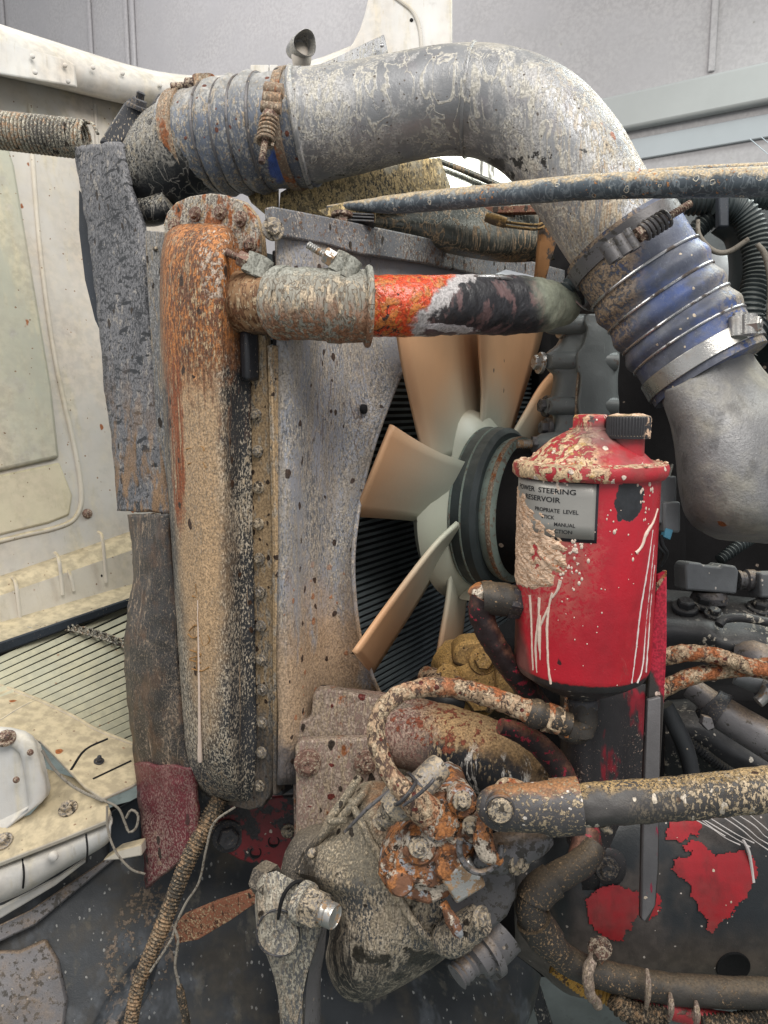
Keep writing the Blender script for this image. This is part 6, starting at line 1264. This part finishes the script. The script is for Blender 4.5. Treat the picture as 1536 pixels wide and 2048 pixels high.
# pitman arm
pm = thing('pitman_arm', 'speckled pitman arm clamped on the gear shaft with large pinch bolt', 'steering arm', P(590, 2000, .70))
arm = [(512, 1768), (526, 1748), (552, 1742), (580, 1756), (606, 1770), (640, 1788), (652, 1812), (648, 1850), (634, 1892), (618, 1940), (606, 1990), (606, 2090), (568, 2090), (556, 1990), (540, 1930), (520, 1880), (511, 1824)]
rows = []
for f, dd in ((.90, .075), (1.0, .05), (1.0, .008), (.96, .0)):
    rows.append([P(582+(x-582)*f, y, .685+dd+.00005*(y-1800)) for x, y in arm+arm[:1]])
obj('arm', rough_up(join(loft(rows, 3, 1), ([P(582+(x-582)*.96, y, .685+.00005*(y-1800)) for x, y in arm], [tuple(range(len(arm)))])), .0012, 45), M['pitman'], pm, angle=50)
obj('arm_side', rough_up(loft([[P(x, y, .70+dz) for x, y, dz in r] for r in (((650, 1838, -.01), (632, 1900, -.008), (616, 1950, -.006), (606, 2090, 0)), ((654, 1850, .03), (648, 1910, .035), (640, 1960, .04), (640, 2090, .04)), ((650, 1840, .07), (646, 1910, .075), (640, 1960, .08), (640, 2090, .08)))], 4, 3), .001, 60), M['gsteel'], pm)
obj('clamp_slit', tube(Path([(556, 1838, .676, 3), (562, 1806, .674, 4), (572, 1782, .675, 4), (592, 1764, .68, 4), (616, 1766, .688, 3)], .003), 8), M['black'], pm)
obj('end_disc', rough_up(lathe(P(556, 1866, .682), -FW*.95-RT*.2, [(.0205, -.006), (.0205, .002), (.019, .0035), (.0165, .0030), (.0045, .0036), (.004, .002), (.0001, .002)], 36), .0004, 90), M['pitman'], pm)
obj('disc_rim', tube(Path([(*(P(556, 1866, .678)+(RT*math.cos(a)*.0195+UP*math.sin(a)*.0212)), .0012) for a in [k*math.pi/16 for k in range(33)]], .003, 2, True), 7), M['dbolt'], pm)
pa = (RT*.86-FW*.50-UP*.1).normalized()
pbp = P(612, 1808, .680)
obj('pinch_washer', lathe(pbp, pa, [(.019, -.006), (.019, .0), (.0185, .002), (.012, .002)], 32), M['pitman'], pm)
obj('pinch_nut', lathe(pbp, pa, [(.0170, .001), (.0170, .017), (.0145, .0195), (.010, .0195)], 6, xd=UP), M['gbolt'], pm)
obj('pinch_bolt', lathe(pbp, pa, [(.0112, .01), (.0112, .024), (.0100, .025), (.0112, .026), (.0112, .031), (.0105, .0325), (.0098, .0326), (.0095, .0318), (.0001, .0316)], 28), M['pbolt'], pm)
obj('bolt_head', lathe(P(528, 1758, .700), -pa, [(.016, -.01), (.016, .004), (.013, .008), (.0001, .009)], 6), M['gcover'], pm)
# ---------------------------------------------------------------- drag link and clevis
dlk = thing('drag_link', 'thick mud crusted drag link rod with clevis end at lower right', 'drag link', P(1250, 1650, .66))
pdl = Path([(1096, 1616, .66, 42), (1140, 1612, .658, 42), (1220, 1606, .655, 42), (1320, 1599, .65, 42), (1420, 1590, .645, 43), (1620, 1568, .635, 45), (2000, 1515, .62, 52)], .004)
obj('rod', tube(pdl, 44, crust=(.0012, 80)), M['draglink'], dlk)
obj('collar', tube(pdl, 40, None, .015, .075, .006), M['clevis'], dlk)
obj('clevis', rough_up(tube(Path([(975, 1618, .665, 30), (990, 1616, .66, 43), (1040, 1614, .656, 46), (1090, 1614, .656, 50), (1112, 1618, .658, 52)], .003), 36), .0016, 40), M['clevis'], dlk)
obj('pin', lathe(P(1000, 1618, .640), -FW-RT*.12, [(.0105, -.02), (.0105, .005), (.0095, .0065), (.001, .0068)], 36), M['gbolt'], dlk)
obj('pin_ring', lathe(P(1000, 1618, .640), -FW-RT*.12, [(.0122, -.01), (.0130, .001), (.0118, .0025), (.0106, .002)], 36), M['clevis'], dlk)
obj('upper_ear', rough_up(tube(Path([(990, 1586, .70, 12), (1010, 1572, .70, 16), (1040, 1578, .70, 16), (1056, 1594, .70, 12)], .003), 16), .001, 60), M['crusty'], dlk)
obj('lower_ear', rough_up(tube(Path([(968, 1640, .672, 16), (966, 1680, .672, 19), (976, 1708, .672, 19), (1000, 1722, .675, 12)], .003), 18), .0016, 70), M['rustcast'], dlk)
obj('grease_nipple', tube(Path([(1208, 1650, .652, 10), (1214, 1660, .652, 9), (1224, 1664, .652, 5)], .002), 12), M['gbolt'], dlk)
uj = thing('universal_joint', 'grey steering joint yoke tucked under the drag link clevis', 'joint', P(1010, 1700, .69))
obj('yoke', rough_up(tube(Path([(948, 1700, .70, 28), (980, 1710, .70, 36), (1020, 1700, .70, 38), (1060, 1684, .70, 34), (1092, 1666, .705, 24)], .003), 26), .0015, 40), M['gsteel'], uj)
obj('yoke_ring', tube(Path([(*(P(960, 1694, .672)+(RT*math.cos(a)*.019+UP*math.sin(a)*.023)), .0030) for a in [math.pi*.9+k*math.pi/14 for k in range(17)]], .003, 2, True), 9), M['gsteel'], uj)
bolt(uj, P(944, 1652, .68), -FW-RT*.3, .006, M['gbolt']); bolt(uj, P(1036, 1722, .69), RT-FW, .0085, M['gbolt'])
# ---------------------------------------------------------------- hoses along the frame, lower right
o = obj('power_hose', tube(Path([(1188, 1690, .765, 25), (1166, 1724, .755, 28), (1110, 1758, .745, 29), (1066, 1794, .74, 30), (1064, 1832, .74, 30), (1092, 1876, .745, 29), (1126, 1914, .75, 28), (1170, 1938, .75, 28), (1240, 1958, .75, 28), (1330, 1976, .75, 29), (1440, 1984, .75, 29), (1620, 1988, .75, 29), (1950, 1990, .75, 29)], .004), 30, crust=(.0008, 90)), M['bhose']); tag(o, 'thick black power hose bending round and running along the frame bottom', 'hose')
hs = thing('hose_ferrule', 'grimy crimped collars on the bend of the thick black hose', 'collar', P(1070, 1830, .74))
pw_ = Path([(1106, 1761, .744, 31), (1082, 1779, .741, 32), (1066, 1800, .739, 32), (1064, 1830, .739, 32), (1080, 1860, .743, 32), (1098, 1884, .745, 31)], .003)
obj('upper_collar', tube(pw_, 28, None, 0, .34, .002, crust=(.0006, 90)), M['bhose'], hs); obj('lower_collar', tube(pw_, 28, None, .62, 1.0, .002, crust=(.0006, 90)), M['bhose'], hs)
o = obj('line_loom', corr(Path([(1110, 1926, .775, 20), (1150, 1958, .77, 19), (1180, 1978, .768, 18), (1240, 1996, .765, 18), (1290, 2010, .765, 17)], .0009, 12), .0010, .004), M['yline']); tag(o, 'yellowish ribbed line below the thick black hose', 'line')
o = obj('line_loom', corr(Path([(1228, 1996, .745, 18), (1250, 2018, .742, 20), (1290, 2030, .742, 20), (1330, 2026, .745, 18)], .0009, 12), .0016, .0048), M['tloom']); tag(o, 'short dirty corrugated bend below the ribbed yellow line', 'line')
o = obj('red_line', tube(Path([(1252, 2002, .755, 13), (1290, 2008, .752, 16), (1330, 2016, .75, 18), (1380, 2030, .75, 19), (1440, 2042, .75, 18), (1600, 2060, .75, 18)], .004), 18, crust=(.0012, 90)), M['rline']); tag(o, 'worn red line strapped beneath the thick black hose', 'line')
o = obj('line_loom', corr(Path([(1400, 2046, .742, 16), (1460, 2048, .742, 18), (1510, 2036, .745, 19), (1560, 1996, .75, 19)], .0009, 12), .0014, .0048), M['tloom']); tag(o, 'dirty corrugated loom curling up at the bottom picture corner', 'line')
fcl = thing('pipe_clip', 'muddy P clip gripping the thick hose against the frame', 'clip', P(1190, 1950, .73))
obj('band', tube(Path([(1192, 1896, .745, 9), (1184, 1920, .725, 10), (1176, 1946, .718, 11), (1180, 1984, .722, 11), (1196, 2010, .74, 9)], .003), 14, crust=(.0014, 90)), M['mount'], fcl)
obj('tab', rough_up(prism([P(x, y, .735) for x, y in ((1184, 1884), (1216, 1884), (1214, 1914), (1204, 1932), (1188, 1910))], FW*.008), .0006, 90), M['mount'], fcl, bevel=.001)
bolt(fcl, P(1200, 1898, .732), -FW, .008, M['rbolt'])
for lab, x, y, h in (('muddy cable tie around hose and red line nearest the clip', 1296, 1978, 38), ('muddy cable tie on the middle of the red line', 1342, 2014, 26), ('muddy cable tie on the red line nearest the corner loom', 1394, 2030, 26)):
    o = obj('cable_tie', tube(Path([(x-2, y-h, .735, 4), (x, y-h*.4, .722, 6), (x, y+h*.4, .722, 6), (x-4, y+h, .73, 4)], .003), 8), M['mount']); tag(o, lab, 'cable tie', 'cable ties along the red line')
# ---------------------------------------------------------------- loose wires and loom, lower left
o = obj('wiring_loom', corr(Path([(440, 1596, .90, 17), (412, 1650, .89, 17), (378, 1716, .88, 16), (352, 1780, .875, 15), (326, 1850, .87, 15), (296, 1920, .865, 14), (274, 1980, .86, 13), (256, 2080, .855, 13)], .0009, 10), .0010, .0042), M['tloom']); tag(o, 'tan dusted corrugated loom falling from the radiator foot', 'wiring loom', grp)
for lab, pts in (('thin stray wire running from tank bottom to the loom knot', [(470, 1614, .86, 2.4), (428, 1646, .86, 2.4), (412, 1700, .86, 2.4), (398, 1764, .86, 2.4), (372, 1806, .86, 2.6), (352, 1848, .86, 2.6), (342, 1880, .855, 2.6), (300, 1944, .85, 2.6)]),
  ('thin stray wire dangling below the loom knot', [(346, 1850, .855, 2.6), (356, 1880, .855, 2.8), (350, 1930, .855, 2.8), (358, 1970, .855, 3)]),
  ('curled stray wire beside the dark red baffle tip', [(206, 1600, .90, 2.4), (236, 1616, .90, 2.6), (250, 1646, .90, 2.6), (258, 1664, .90, 2.6), (272, 1656, .90, 2.6), (276, 1630, .90, 2.6), (262, 1620, .90, 2.6), (252, 1636, .90, 2.4)]),
  ('sagging stray wire crossing behind the dark red baffle tip', [(214, 1612, .90, 2.4), (216, 1660, .90, 2.4), (232, 1704, .90, 2.4), (262, 1738, .905, 2.4), (290, 1748, .91, 2.2)]),
  ('thin stray wire along the mount block foot', [(84, 1500, .90, 3), (110, 1540, .90, 3), (150, 1575, .90, 3), (206, 1602, .90, 3)])):
    o = obj('stray_wire', tube(Path(pts, .004), 7), M['cable']); tag(o, lab, 'wire', 'loose wires at the lower corner')
o = obj('wire_knot', rough_up(tube(Path([(358, 1970, .855, 6), (362, 1990, .855, 8), (370, 2030, .855, 8), (376, 2080, .855, 6)], .003), 10), .002, 100), M['tloom']); tag(o, 'dirty frayed wire end hanging below the loom', 'wire end')
# jack stand on the floor
js = thing('jack_stand', 'dark jack stand standing on the floor behind the steering gear', 'jack stand', Vector((.36, 1.9, 0)))
top_ = P(1040, 1880, 1.55)
for dx, dy in ((-.10, -.10), (.10, -.10), (.10, .10), (-.10, .10)):
    b_ = Vector((top_.x+dx, top_.y+dy, .0)); obj('leg', tube(Path([(*top_, .012), (*b_, .014)], .05, 3, True), 6), M['engine'], js)
obj('head', lathe(top_, Z, [(.03, -.04), (.03, .02), (.045, .03), (.045, .05), (.02, .05)], 20), M['engine'], js)
# axle shape in the shade below
axl = thing('front_axle', 'dark shadowed axle beam below the steering gear', 'axle', P(860, 2040, 1.05))
obj('beam', tube(Path([(600, 1960, 1.05, 120), (740, 2010, 1.05, 130), (860, 2030, 1.08, 120), (960, 1990, 1.12, 100), (1010, 1900, 1.15, 80)], .01), 30), M['frontframe'], axl)
